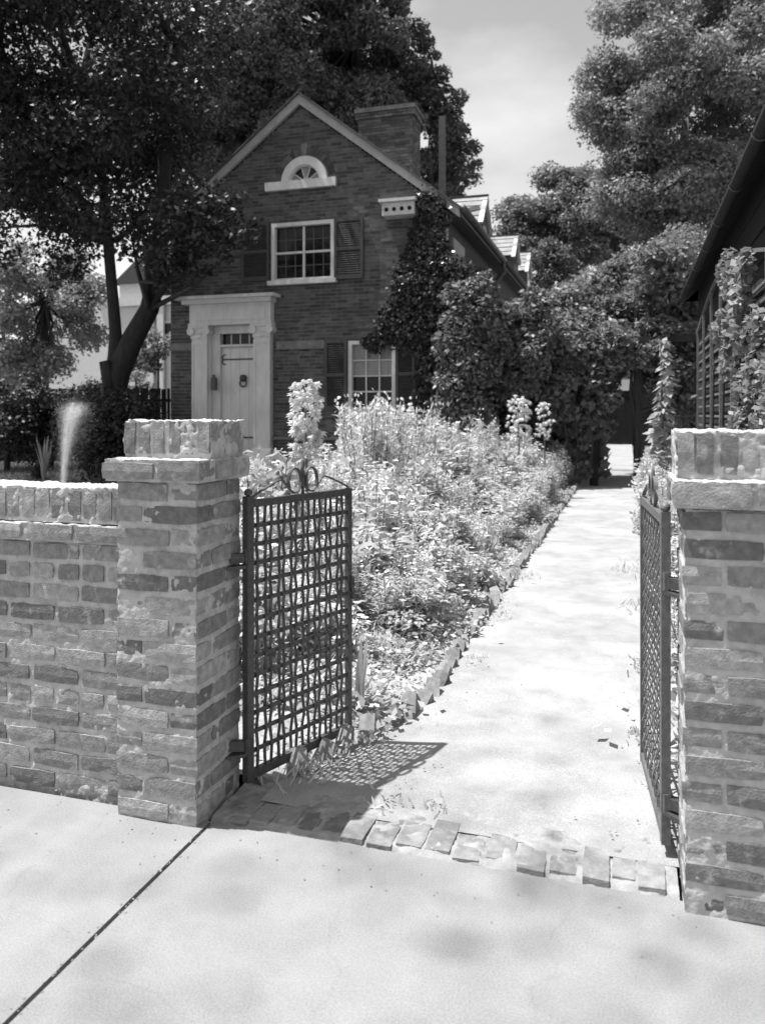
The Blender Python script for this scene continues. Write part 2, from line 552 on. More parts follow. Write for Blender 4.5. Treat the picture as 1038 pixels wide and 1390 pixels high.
def mortar_block(parent, x0, x1, y0, y1, z0, z1, base=-.0066, amp=.0048, cell=.006, seed=1, top=True, name='mortar'):
    """dense mortar core whose skin swells out of the joints and smears over the bricks"""
    nx, ny, nz = [max(2, int((b - a) / cell)) for a, b in ((x0, x1), (y0, y1), (z0, z1))]
    mb = MB()

    def face(u0, u1, nu, w0, w1, nw, mk):
        U, W = np.meshgrid(np.linspace(u0, u1, nu + 1), np.linspace(w0, w1, nw + 1), indexing='ij')
        p = mk(U.ravel(), W.ravel())
        out = np.zeros_like(p)
        out[:, 0] = (p[:, 0] > x1 - 1e-6) * 1. - (p[:, 0] < x0 + 1e-6)
        out[:, 1] = (p[:, 1] > y1 - 1e-6) * 1. - (p[:, 1] < y0 + 1e-6)
        out[:, 2] = (p[:, 2] > z1 - 1e-6) * 1.
        dsp = base + amp * (vnoise(p, 14, seed) * .6 + vnoise(p, 38, seed + 1) * .6 + vnoise(p, 95, seed + 2) * .5)
        p = p + out * dsp[:, None]
        i = (np.arange(nu)[:, None] * (nw + 1) + np.arange(nw)[None, :]).ravel()
        mb.add(p, np.stack([i, i + nw + 1, i + nw + 2, i + 1], 1))
    c = lambda a, v: np.full_like(v, a)
    face(x0, x1, nx, z0, z1, nz, lambda u, v: np.stack([u, c(y0, u), v], 1))
    face(x0, x1, nx, z0, z1, nz // 3 + 1, lambda u, v: np.stack([u, c(y1, u), v], 1))
    face(y0, y1, ny, z0, z1, nz, lambda u, v: np.stack([c(x0, u), u, v], 1))
    face(y0, y1, ny, z0, z1, nz, lambda u, v: np.stack([c(x1, u), u, v], 1))
    if top:
        face(x0, x1, nx, y0, y1, ny, lambda u, v: np.stack([u, v, c(z1, u)], 1))
    return mb.build(name, M_mortar, parent, smooth=True)


def pier(label, x0, y0, flip, ztop, zledge, seed):
    W = .32
    x1, y1 = x0 + W, y0 + W
    root = thing('brick_pier', label, 'gate pier', ((x0 + x1) / 2, (y0 + y1) / 2, 0), group='brick piers either side of the gateway')
    nC = 15; pitch = zledge / nC
    bw_, bl = .105, .211
    for c in range(nC):
        z = pitch * (c + .5) ; H = pitch - .015
        if (c + flip) % 2 == 0:   # pinwheel
            sp = [(x0 + bl / 2, y0 + bw_ / 2, 0), (x1 - bw_ / 2, y0 + bl / 2, 1), (x1 - bl / 2, y1 - bw_ / 2, 0), (x0 + bw_ / 2, y1 - bl / 2, 1)]
        else:
            sp = [(x1 - bl / 2, y0 + bw_ / 2, 0), (x1 - bw_ / 2, y1 - bl / 2, 1), (x0 + bl / 2, y1 - bw_ / 2, 0), (x0 + bw_ / 2, y0 + bl / 2, 1)]
        for bx, by, al in sp:
            old_brick(root, bx, by, z, bl, bw_, H, al)
    mortar_block(root, x0, x1, y0, y1, -.02, zledge, seed=seed)
    # projecting ledge course
    e = .034
    lx0, lx1, ly0, ly1 = x0 - e, x1 + e, y0 - e, y1 + e * .6
    zl = zledge + .036
    cw = lx1 - lx0
    for (bx, by, l, al) in ((lx0 + .105, ly0 + .052, .208, 0), (lx1 - (cw - .22) / 2, ly0 + .052, cw - .222, 0),
                            (lx1 - .105, ly1 - .052, .208, 0), (lx0 + (cw - .22) / 2, ly1 - .052, cw - .222, 0),
                            (lx0 + .052, (ly0 + ly1) / 2, ly1 - ly0 - .22, 1), (lx1 - .052, (ly0 + ly1) / 2, ly1 - ly0 - .22, 1)):
        old_brick(root, bx, by, zl, l, .104, .066, al)
    mortar_block(root, lx0 + .002, lx1 - .002, ly0 + .002, ly1 - .002, zledge - .002, zledge + .08, seed=seed + 5, base=-.007)
    # rowlock cap
    cx0, cx1, cy0, cy1 = x0 - .022, x1 + .018, y0 + .068, y1 + .006
    zc0 = zledge + .083; hc = ztop - zc0
    n = 6; wd = (cx1 - cx0) / n
    for i in range(n):
        old_brick(root, cx0 + wd * (i + .5), (cy0 + cy1) / 2, zc0 + hc / 2, cy1 - cy0, wd - .012, hc - .006, True, jl=.006)
    mortar_block(root, cx0 + .002, cx1 - .002, cy0 + .002, cy1 - .002, zc0 - .01, ztop + .003, seed=seed + 9, base=-.0065, amp=.008)
    return root


LX0, LY0 = -1.709, 2.382
pierL = pier('tall brick pier at the end of the low wall, left of the open gates', LX0, LY0, 0, 1.378, 1.17, 11)
RX0 = .147
pierR = pier('brick pier with crumbling mortar right of the gateway', RX0, LY0, 1, 1.352, 1.14, 31)


def low_wall(label, x0, x1, y0, seed):
    root = thing('brick_wall', label, 'garden wall', ((x0 + x1) / 2, y0 + .1, 0))
    th = .21; pitch = .0775; nC = 12
    for c in range(nC):
        z = pitch * (c + .5); x = x1 - (.0 if c % 2 else .105) ; first = True
        while x > x0 + .05:
            l = .208 if not (first and c % 2 == 0) else .208
            if first and c % 2 == 0:
                old_brick(root, x1 - .049, y0 + .052, z, .094, .104, pitch - .015)
            first = False
            ll = min(l, x - x0)
            if c % 6 == 4:
                for hx in (x - .052, x - .159):
                    if hx > x0 + .05: old_brick(root, hx, y0 + .052, z, .097, .104, pitch - .015)
            else:
                old_brick(root, x - ll / 2, y0 + .052, z, ll, .104, pitch - .015)
            x -= l + .011
    mortar_block(root, x0, x1 - .001, y0, y0 + th, -.02, pitch * nC, seed=seed, cell=.007, top=False)
    zl = pitch * nC
    x = x1 - .004
    while x > x0 + .05:
        old_brick(root, x - .108, y0 + .03, zl + .034, .212, .104, .062)
        x -= .222
    mortar_block(root, x0, x1 - .003, y0 - .016, y0 + th + .01, zl - .004, zl + .068, seed=seed + 2, cell=.007, base=-.0065)
    x = x1 - .006; z0 = zl + .07
    while x > x0 + .05:
        old_brick(root, x - .033, y0 + th / 2, z0 + .064, .208, .058, .118, True, jl=.006)
        x -= .068
    mortar_block(root, x0, x1 - .004, y0 + .004, y0 + th - .004, z0 - .004, z0 + .132, seed=seed + 4, cell=.007, base=-.0065, amp=.008)
    return root


low_wall('low brick garden wall with an upright brick coping, running left from the tall pier', -3.4, LX0 - .004, LY0 + .088, 51)

# ------------------------------------------------------------------ threshold and path edging
th = struct(MB().box(LX0 + .32 + .002, RX0 - .002, 2.46, 2.668, -.05, -.03), 'brick_threshold', M_mortar)
x = LX0 + .32 + .07
while x < RX0 - .04:
    wv = random.uniform(.066, .09)
    old_brick(th, x + wv / 2, 2.555 + random.uniform(-.012, .012), -.0155 + random.uniform(-.003, .003), .178 + random.uniform(-.03, .02), wv, .06,
              True, M_curb, jl=.006)
    x += wv + random.uniform(.006, .014)
grid_t = grid_sheet(LX0 + .33, RX0 - .005, 2.44, 2.75, 150, 34,
                    lambda p: .007 - .02 * np.clip((2.475 - p[:, 1]) / .035, 0, 1) + vnoise(p, 7, 21) * .003 + vnoise(p, 22, 22) * .006 + vnoise(p, 60, 23) * .004)
grid_t.build('mortar_bed', mat('sandy_bedding', .22, .34, 22, .95, .7, 120, patch=(.11, 8, .52, .72), bdist=.004), th, smooth=True)

eg = thing('brick_edging', 'sawtooth row of tilted bricks edging the left side of the path', 'path edging', (PX0 - .04, 3, 0))
# hidden bedding strip
y = 2.86; k = 0
while y < 15.6:
    tilt = math.radians(38 + random.uniform(-10, 10))
    key = ('edge', random.randrange(6))
    if key not in BM:
        BM[key] = brick_mesh(.08, .16, .09, M_edge, 77 + key[1], .006, .004)
    ex = float(path_edge(np.array([y]))[0]) - .02 + random.uniform(-.012, .012)
    put('brick', BM[key], eg, (ex, y, .008 + random.uniform(-.022, .012)),
        (tilt, random.gauss(0, .16), random.gauss(0, .2) + (.38 if y < 3.5 else 0)))
    y += .145 + random.uniform(-.02, .025); k += 1

# ------------------------------------------------------------------ iron gates


def gate(name, label, hinge, rz, width, z0, z1, m, mirror=1):
    root = thing(name, label, 'gate', hinge, rz, 'iron gates standing open in the gateway')
    H = z1 - z0; bw_ = .024
    lo = dict(world=False)
    MB().box(-.016, .016, -.014, .014, 0, H + .012).build('stile', m, root, **lo)
    MB().box(width - .02, width, -.012, .012, 0, H).build('stile', m, root, **lo)
    MB().box(.016, width - .02, -.0105, .0105, H - .03, H - .002).build('rail', m, root, **lo)
    MB().box(.016, width - .02, -.0105, .0105, .003, .036).build('rail', m, root, **lo)
    nb = 13
    zs = [.036 + (H - .066) * (i + 1) / (nb + 1) for i in range(nb)]
    for z in zs:
        MB().bar((.012, 0, z), (width - .016, 0, z + random.uniform(-.003, .003)), .004, .017).build('cross_bar', m, root, **lo)
    nv = 15
    inner = width - .036
    for i in range(nv):
        xc = .016 + inner * (i + 1) / (nv + 1) + (.0045 if i % 2 else -.0045) + random.uniform(-.002, .002)
        pts = [(xc, 0, .02)]
        prev = .036
        for j, z in enumerate(zs):
            s = 1 if (i + j) % 2 else -1
            pts.append((xc + s * .0045 + random.uniform(-.0015, .0015), s * .0095, z))
        pts.append((xc, 0, H - .016))
        MB().strip(pts, (1, 0, 0), .0135, .0035).build('lattice_strip', m, root, **lo)
    # scrolled cresting
    mid = width * .5
    fin = MB(); fin.tube([(mid, 0, H - .004), (mid, 0, H + .05), (mid + .004, 0, H + .075), (mid - .004, 0, H + .095), (mid + .003, 0, H + .115), (mid, 0, H + .142)],
                         [.007, .008, .007, .0085, .006, .002], 6)
    fin.build('finial', m, root, smooth=True, **lo)
    for s in (-1, 1):
        pts = []
        for a in np.linspace(-100, 215, 22):     # loop against the finial
            r = .036 * (1 - .0 * a)
            ca, sa = math.cos(math.radians(a)), math.sin(math.radians(a))
            pts.append((mid + s * (.047 - .036 * ca * -1 * -1), 0, H + .054 + .048 * sa))
        MB().strip(pts, (0, 1, 0), .014, .005).build('scroll', m, root, **lo)
        ex = (.012 if s < 0 else width - .012)
        kx = mid + s * .125
        MB().strip([(mid + s * .052, 0, H + .004), (mid + s * .075, 0, H + .02), (kx - s * .014, 0, H + .056), (kx, 0, H + .062), (kx + s * .02, 0, H + .058),
                    (ex - s * .05, 0, H + .026), (ex, 0, H + .004)], (0, 1, 0), .013, .005).build('arm', m, root, **lo)
    MB().lathe((0, 0, H + .012), [(.0, 0), (.014, .004), (.016, .014), (.012, .024), (0, .03)], 8).build('knob', m, root, smooth=True, **lo)
    # latch
    MB().box(width - .03, width + .014, -.022, -.012, H * .57, H * .57 + .01).box(width - .014, width - .004, -.03, -.012, H * .55, H * .64).build('latch', m, root, **lo)
    for hz in (.13, H * .80):
        mb = MB().tube([(-.004, 0, hz - .028), (-.004, 0, hz + .03)], .017, 8)
        a = math.radians(-rz * 57.2958)
        mb.build('hinge', m, root, **lo)
    return root


hl = Vector((-1.335, 2.655, .048)); fl = Vector((-1.137, 3.20, 0))
gate('iron_gate', 'left wrought iron gate of woven strips, swung inward beside the tall pier', tuple(hl), math.atan2(fl.y - hl.y, fl.x - hl.x), .588, .048, 1.085, M_iron)
hr = Vector((.112, 2.66, .048)); fr = Vector((.056, 3.275, 0))
gate('iron_gate', 'right iron gate seen almost edge on beside the crumbling pier', tuple(hr), math.atan2(fr.y - hr.y, fr.x - hr.x), .615, .048, 1.08, M_iron_pale)
for root, hx, sgn, zz in ((pierL, hl, -1, (.18, .87)), (pierR, hr, 1, (.18, .87))):
    px_ = LX0 + .32 if sgn < 0 else RX0
    for z in zz:
        MB().bar((hx.x + sgn * .012, hx.y - .005, z), (px_ + sgn * .03, hx.y - .03, z), .03, .034).bar(
            (hx.x, hx.y, z - .03), (px_ + sgn * .02, hx.y - .05, z - .034), .034, .012).build('hinge_bracket', M_iron, root)

# ------------------------------------------------------------------ the house
YH = 15.0


def fx(px):
    u = (px - 519) / 1080.0
    d = YH / (CS + u * SN)
    return d * (-SN + u * CS)


def fz(px, py):
    u = (px - 519) / 1080.0
    return EYE - YH / (CS + u * SN) * (py - 562) / 1080.0


HX0, HX1 = fx(232), fx(605)
APX, APZ = (HX0 + HX1) / 2, 7.66
PITCH = .775
house = thing('brick_house', 'dark brick gabled house with a white pilastered doorway, behind the garden', 'house', (APX, YH, 0))
HY1 = 33.0


def half(z):
    return min((HX1 - HX0) / 2, (APZ - z) / PITCH)


UW = (fx(369), fx(454), fz(411, 380), fz(411, 301))
LW = (fx(473), fx(537), fz(505, 556), fz(505, 462))
DR = (fx(264), fx(371), -.1, fz(318, 412))
LUN = (fx(413.5), fz(413, 246), .50)     # centre x, z, radius
BW_ = (fx(462), fx(520), fz(490, 612), fz(490, 597))
rects = [UW, LW, DR, BW_]


def row_spans(za, zb):
    zm = (za + zb) / 2
    h = half(za + .01)
    if h <= .03:
        return []
    spans = [(APX - h, APX + h)]
    cuts = [(r[0], r[1]) for r in rects if r[2] - .001 < zm < r[3] + .001]
    dz = zm - LUN[1]
    if -.05 < dz < LUN[2] + .17:
        c = math.sqrt(max(0, (LUN[2] + .18) ** 2 - max(dz, 0) ** 2))
        if c > 0.02: cuts.append((LUN[0] - c, LUN[0] + c))
    for a, b in cuts:
        ns = []
        for s, e in spans:
            if b <= s or a >= e: ns.append((s, e)); continue
            if a > s: ns.append((s, a))
            if b < e: ns.append((b, e))
        spans = ns
    return spans


CH = .0735
wall = MB(); boxes = []
r_ = 0; z = -.05
while z < APZ:
    for s, e in row_spans(z, z + CH):
        if e - s < .02: continue
        wall.box(s, e, YH + .006, YH + .24, z, z + CH)
        off = 0 if r_ % 2 else .115
        xx = math.floor((s - HX0) / .23) * .23 + HX0 - .23 + off
        while xx < e:
            a, b = max(xx, s), min(xx + .221, e)
            if b - a > .035:
                boxes.append((a, b, z + .0065, z + CH - .0065))
            xx += .23
    z += CH; r_ += 1
wall.build('front_wall', M_house_mortar, house)
ctr = (fx(470), fz(470, 330))
boxes.sort(key=lambda b: (b[0] > fx(575)) * 50 + abs((b[0] + b[1]) / 2 - ctr[0]) + abs((b[2] + b[3]) / 2 - ctr[1]) * .9)
bcache = {}
rest = MB()
for i, (a, b, za, zb) in enumerate(boxes):
    pr = random.uniform(-.003, .004)
    if i < 299:
        L_ = round(b - a, 2)
        if L_ not in bcache:
            bcache[L_] = MB().box(-L_ / 2, L_ / 2, 0, .05, -(zb - za) / 2, (zb - za) / 2).mesh('brick', M_house_brick_one)
        put('brick', bcache[L_], house, ((a + b) / 2, YH + pr, (za + zb) / 2))
    else:
        rest.box(a, b, YH + pr, YH + .05, za + random.uniform(-.002, .002), zb + random.uniform(-.002, .002))
rest.build('brickwork', M_house_brick, house, kind='stuff')

# arch of rubbed bricks round the lunette
for i in range(21):
    a0 = math.pi * i / 21 + .012; a1 = math.pi * (i + 1) / 21 - .012
    r0, r1 = LUN[2] + .03, LUN[2] + .18
    poly = [(LUN[0] + r * math.cos(a), LUN[1] + r * math.sin(a)) for r, a in ((r0, a0), (r1, a0), (r1, a1), (r0, a1))]
    MB().prism(poly, 'y', YH - .006, YH + .05).build('arch_brick', M_house_brick_one, house)
MB().prism([(LUN[0] - .045, LUN[1] + LUN[2] + .01), (LUN[0] + .045, LUN[1] + LUN[2] + .01), (LUN[0] + .075, LUN[1] + LUN[2] + .26), (LUN[0] - .075, LUN[1] + LUN[2] + .26)],
           'y', YH - .03, YH + .03).build('keystone', M_house_mortar, house)
# mortar behind arch
nn_ = 24
arcb = MB()
for i in range(nn_):
    a0, a1 = math.pi * i / nn_, math.pi * (i + 1) / nn_
    arcb.prism([(LUN[0] + r * math.cos(a), LUN[1] + r * math.sin(a)) for r, a in ((LUN[2] - .02, a0), (LUN[2] + .19, a0), (LUN[2] + .19, a1), (LUN[2] - .02, a1))],
               'y', YH + .007, YH + .2)
arcb.build('arch_mortar', M_house_mortar, house)
lun = None
fr_ = MB()
for i in range(nn_):
    a0, a1 = math.pi * i / nn_, math.pi * (i + 1) / nn_
    fr_.prism([(LUN[0] + r * math.cos(a), LUN[1] + r * math.sin(a)) for r, a in ((.33, a0), (.50, a0), (.50, a1), (.33, a1))], 'y', YH - .05, YH + .1)
    fr_.prism([(LUN[0] + r * math.cos(a), LUN[1] + r * math.sin(a)) for r, a in ((.31, a0), (.345, a0), (.345, a1), (.31, a1))], 'y', YH + .0, YH + .14)
lun = fr_.build('lunette_window', M_white, house)
for i in range(5):
    a0 = math.pi * i / 5 + .05; a1 = math.pi * (i + 1) / 5 - .05
    pl = [(LUN[0] + .10 * math.cos(a0), LUN[1] + .10 * math.sin(a0))]
    pl += [(LUN[0] + .315 * math.cos(a0 + (a1 - a0) * t), LUN[1] + .315 * math.sin(a0 + (a1 - a0) * t)) for t in (0, .33, .67, 1)]
    pl += [(LUN[0] + .10 * math.cos(a1), LUN[1] + .10 * math.sin(a1))]
    MB().prism(pl, 'y', YH + .085, YH + .1).build('pane', M_glass if i in (1, 3) else M_blind, lun)
for i in range(1, 5):
    a = math.pi * i / 5
    MB().bar((LUN[0] + .09 * math.cos(a), YH + .075, LUN[1] + .09 * math.sin(a)), (LUN[0] + .32 * math.cos(a), YH + .075, LUN[1] + .32 * math.sin(a)), .022, .03,
             (0, 1, 0)).build('glazing_bar', M_white, lun)
MB().prism([(LUN[0] + .1 * math.cos(a), LUN[1] + .1 * math.sin(a)) for a in np.linspace(0, math.pi, 8)], 'y', YH + .07, YH + .095).build('hub', M_white, lun)
MB().box(fx(362), fx(457), YH - .09, YH + .12, fz(410, 257), LUN[1] + .012).build('sill', M_white, lun)


def sash(name, r, m, cols, rows, glass_rows=None, fw=.075, bar=.028, dep=.09, parent=house):
    x0, x1, z0, z1 = r
    f = MB().box(x0, x0 + fw, YH - .03, YH + .14, z0, z1).box(x1 - fw, x1, YH - .03, YH + .14, z0, z1)
    f.box(x0 + fw, x1 - fw, YH - .028, YH + .14, z1 - fw, z1).box(x0 + fw, x1 - fw, YH - .026, YH + .14, z0, z0 + fw * .6)
    wnd = f.build(name, m, parent)
    ix0, ix1, iz0, iz1 = x0 + fw, x1 - fw, z0 + fw * .6, z1 - fw
    for c in range(cols):
        for q in range(rows):
            a, b = ix0 + (ix1 - ix0) * c / cols, ix0 + (ix1 - ix0) * (c + 1) / cols
            e, f2 = iz0 + (iz1 - iz0) * q / rows, iz0 + (iz1 - iz0) * (q + 1) / rows
            gm = M_glass if not glass_rows or glass_rows[q] == 'g' else M_blind
            MB().box(a + .002, b - .002, YH + dep, YH + dep + .006, e + .002, f2 - .002).build('pane', gm, wnd)
    for c in range(1, cols):
        xx = ix0 + (ix1 - ix0) * c / cols
        MB().box(xx - bar / 2, xx + bar / 2, YH + dep - .04, YH + dep - .002, iz0, iz1).build('glazing_bar', m, wnd)
    for q in range(1, rows):
        zz = iz0 + (iz1 - iz0) * q / rows
        MB().box(ix0, ix1, YH + dep - .046, YH + dep - .008, zz - bar / 2, zz + bar / 2).build('glazing_bar', m, wnd)
    MB().box(x0 - .06, x1 + .06, YH - .11, YH + .1, z0 - .09, z0 - .002).build('sill', m, wnd)
    return wnd


uw = sash('window', UW, M_white, 2, 2, bar=.045)
ix0, ix1, iz0, iz1 = UW[0] + .075, UW[1] - .075, UW[2] + .045, UW[3] - .075
for c in (.17, .34, .67, .84):
    xx = ix0 + (ix1 - ix0) * c
    MB().box(xx - .011, xx + .011, YH + .078, YH + .088, iz0, iz1).build('glazing_bar', M_gut, uw)
for q in (.25, .75):
    zz = iz0 + (iz1 - iz0) * q
    MB().box(ix0, ix1, YH + .08, YH + .089, zz - .01, zz + .01).build('glazing_bar', M_gut, uw)
lw = sash('window', LW, M_white, 3, 4, ['g', 'g', 'b', 'b'], bar=.024)
MB().box(BW_[0], BW_[1], YH + .08, YH + .1, BW_[2], BW_[3]).build('cellar_window', M_glass, house)
MB().box(fx(372), fx(560), YH - .07, YH + .004, fz(420, 597), fz(420, 593)).build('water_table', M_house_mortar, house)
MB().box(fx(376), fx(441), YH - .045, YH + .004, fz(410, 474), fz(410, 463)).build('string_course', M_house_mortar, house)
MB().box(fx(232), fx(262), YH - .045, YH + .004, fz(250, 476), fz(250, 466)).build('string_course', M_house_mortar, house)


def shutter(x0, x1, z0, z1, label=None):
    f = .055; y0, y1 = YH - .075, YH - .03
    mb = MB().box(x0, x0 + f, y0, y1, z0, z1).box(x1 - f, x1, y0, y1, z0, z1)
    zm = z0 + (z1 - z0) * .5
    for a, b in ((z0, z0 + .09), (zm - .035, zm + .035), (z1 - .07, z1)):
        mb.box(x0 + f, x1 - f, y0 + .002, y1 - .002, a, b)
    sh = mb.build('shutter', M_shutter, house)
    lv = MB()
    for a, b in ((z0 + .09, zm - .035), (zm + .035, z1 - .07)):
        k = int((b - a) / .042)
        for i in range(k):
            zz = a + (b - a) * (i + .5) / k
            lv.bar((x0 + f, (y0 + y1) / 2, zz), (x1 - f, (y0 + y1) / 2, zz), .04, .008, (0, .6, .8))
    lv.build('louvre', M_shutter, sh, kind='stuff')
    return sh


shutter(fx(330), fx(367), fz(348, 382), fz(348, 303))
shutter(fx(455), fx(494), fz(474, 379), fz(474, 296))
shutter(fx(442), fx(472), fz(457, 557), fz(457, 461))
shutter(fx(538), fx(564), fz(550, 556), fz(550, 459))

# doorway
dx0, dx1 = fx(263), fx(372)
Z0 = fz(318, 618)
zt = fz(318, 441)
ent = MB().box(dx0, dx1, YH - .17, YH + .2, zt + .02, fz(318, 413)).box(dx0 + .12, dx1 - .12, YH - .185, YH - .168, zt + .09, fz(318, 413) - .07)
ent.box(dx0 - .02, dx1 + .02, YH - .20, YH + .1, zt - .01, zt + .03)
ent.build('entablature', M_white, house)
co = MB().box(fx(247), fx(381), YH - .36, YH + .05, fz(318, 407), fz(318, 403)).box(fx(256), fx(375), YH - .28, YH + .05, fz(318, 413), fz(318, 407) - .001)
co.build('cornice', M_white, house)
for a, b, s in ((fx(263), fx(287), 1), (fx(346), fx(372), -1)):
    zc = fz(300, 460)
    pb = MB().box(a + .03, b - .03, YH - .12, YH + .05, Z0, zc)
    pb.box(a + .03, a + .075, YH - .135, YH - .119, Z0 + .2, zc - .05).box(b - .075, b - .03, YH - .135, YH - .119, Z0 + .2, zc - .05)
    pb.box(a + .075, b - .075, YH - .134, YH - .119, zc - .12, zc - .05)
    pil = pb.build('pilaster', M_white, house)
    MB().box(a, b, YH - .16, YH + .05, Z0 - .1, Z0 + .14).build('base', M_white, pil)
    cp = MB().box(a - .03, b + .03, YH - .19, YH + .05, zt - .06, zt - .012).box(a + .02, b - .02, YH - .15, YH + .04, zc, zt - .06)
    for q in (a + .03, b - .03):
        cp.tube([(q, YH - .2, zt - .13), (q, YH + .02, zt - .13)], .085, 12)
    cp.lathe(((a + b) / 2, YH - .05, zc), [(.1, 0), (.13, .03), (.12, .07), (.15, .11)], 12)
    cp.build('capital', M_white, pil)
jx0, jx1 = fx(287), fx(346)
YD = YH + .20
jm = MB().box(jx0 - .14, jx0 + .0, YH - .04, YD + .04, Z0 - .1, zt - .01)
jm.box(jx0, jx0 + .17, YH + .06, YD + .02, Z0 - .1, zt - .01).box(jx1 - .0, jx1 + .12, YH - .04, YD + .04, Z0 - .1, zt - .01)
jm.box(jx0 + .17, jx1, YH + .05, YD + .03, fz(325, 452), zt - .012)
jm.box(jx0 + .17, jx1, YH + .06, YD + .03, fz(325, 470), fz(325, 467))
jm.build('door_frame', M_white, house)
ddx0, ddx1 = jx0 + .17, jx1
door = MB()
nbd = 4
for i in range(nbd):
    a, b = ddx0 + (ddx1 - ddx0) * i / nbd, ddx0 + (ddx1 - ddx0) * (i + 1) / nbd
    door.box(a + .003, b - .003, YD - .05, YD, Z0, fz(325, 470) - .004)
dr = door.build('door', M_cream, house)
tw = MB().box(ddx0, ddx1, YD - .02, YD, fz(325, 467), fz(325, 466) - .001).build('transom_window', M_white, house)
for i in range(4):
    a, b = ddx0 + (ddx1 - ddx0) * i / 4, ddx0 + (ddx1 - ddx0) * (i + 1) / 4
    MB().box(a + .014, b - .014, YD - .01, YD, fz(325, 466), fz(325, 452)).build('pane', M_glass, tw)
    if i:
        MB().box(a - .012, a + .012, YD - .03, YD - .002, fz(325, 466), fz(325, 452)).build('glazing_bar', M_white, tw)
for zz in (fz(325, 487), fz(325, 594)):
    xa, xb = ddx0 + .02, ddx1 - .06
    hb = MB().bar((xa, YD - .056, zz), (xb, YD - .056, zz), .012, .035).bar((xb - .03, YD - .056, zz), (xb + .03, YD - .056, zz), .013, .06)
    for s in (1, -1):
        hb.tube([(xa + .01, YD - .056, zz), (xa - .01, YD - .056, zz + s * .06), (xa + .03, YD - .056, zz + s * .10), (xa + .08, YD - .056, zz + s * .1)], [.016, .018, .015, .008], 6)
    hb.build('strap_hinge', M_iron, dr)
kx, kz = fx(327), fz(327, 517)
kn = MB().lathe((kx, YD - .09, kz + .06), [(0, -.08), (.06, -.05), (.085, 0), (.06, .06), (0, .08)], 10)
kn.tube([(kx + .075 * math.sin(a), YD - .1, kz - .045 - .075 * math.cos(a)) for a in np.linspace(0, 6.28, 14)], .017, 6)
kn.build('knocker', M_iron, dr, smooth=True)
MB().lathe((fx(345), YD - .09, fz(345, 528)), [(0, -.03), (.03, -.01), (.03, .01), (0, .03)], 8).build('knob', M_iron, dr, smooth=True)
mbx = MB().box(fx(290.5), fx(296.5), YH - .14, YH - .045, fz(294, 530), fz(294, 513)).box(fx(291.5), fx(294), YH - .1, YH - .05, fz(294, 513), fz(294, 509))
tag(mbx.build('letter_box', M_iron, None), 'small dark iron letter box on the left jamb of the white doorway', 'letter box')
st = MB()
for i in range(3):
    st.box(dx0 - .1 * i, dx1 + .1 * i, YH - .55 - .3 * i, YH - .13, -.03, Z0 - .12 - .17 * i)
st.build('door_step', M_side, house)

# rake boards, roof, side
EX = (HX1 - HX0) / 2 + .28
for s in (-1, 1):
    a = (APX, APZ + .02); b = (APX + s * EX, APZ + .02 - EX * PITCH)
    nx_, nz_ = s * PITCH / math.hypot(1, PITCH), 1 / math.hypot(1, PITCH)
    t0 = .20
    poly = [a, b, (b[0], b[1] - .19), (a[0], a[1] - .215)]
    MB().prism([(p[0], p[1] + .22) for p in poly], 'y', YH - .10, YH - .02).build('rake_board', M_rake, house)
    poly2 = [(a[0], a[1] + .205), (b[0] + s * .05, b[1] + .165), (b[0] + s * .05, b[1] + .21), (a[0], a[1] + .25)]
    MB().prism(poly2, 'y', YH - .16, HY1).build('roof_slope', M_roof, house)
MB().box(HX1 - .24, HX1, YH + .245, HY1, -.05, APZ - (HX1 - APX) * PITCH).build('side_wall', M_sidewall, house)
MB().box(HX0, HX0 + .24, YH + .245, HY1, -.05, APZ - (HX1 - APX) * PITCH).build('side_wall', M_sidewall, house)
MB().prism([(HX0, 0), (HX1, 0), (HX1, 5.4), (APX, APZ), (HX0, 5.4)], 'y', HY1 - .3, HY1 - .1).build('back_wall', M_sidewall, house)
MB().box(HX1 - .02, HX1 + .03, YH - .012, YH + .05, 0, 5.3).build('corner_board', M_white, house)
# side window frame seen beside the corner
MB().box(HX1 + .001, HX1 + .05, YH + .5, YH + 1.6, 3.2, 4.9).build('side_shutter', M_rake, house)
ez = APZ + .02 - EX * PITCH + .2
MB().box(APX + EX - .28, APX + EX + .02, YH + .0, HY1, ez - .14, ez - .02).build('fascia', M_gut, house)
gt = MB().tube([(APX + EX + .06, YH - .05, ez), (APX + EX + .06, 20.2, ez - .03), ], .075, 10)
gt.build('gutter', M_gut, house, smooth=True)
gt = MB().tube([(APX + EX + .06, 20.5, ez - .02), (APX + EX + .06, HY1, ez - .03)], .075, 10)
gt.build('gutter', M_gut, house, smooth=True)
MB().tube([(APX + EX + .06, 20.1, ez - .02), (APX + EX + .06, 20.1, ez - .2), (APX + EX + .1, 20.1, ez - .32), (HX1 + .12, 20.1, ez - .6), (HX1 + .1, 20.1, ez - .9), (HX1 + .1, 20.1, 0)],
          .06, 8).build('downpipe', M_gut, house, smooth=True)
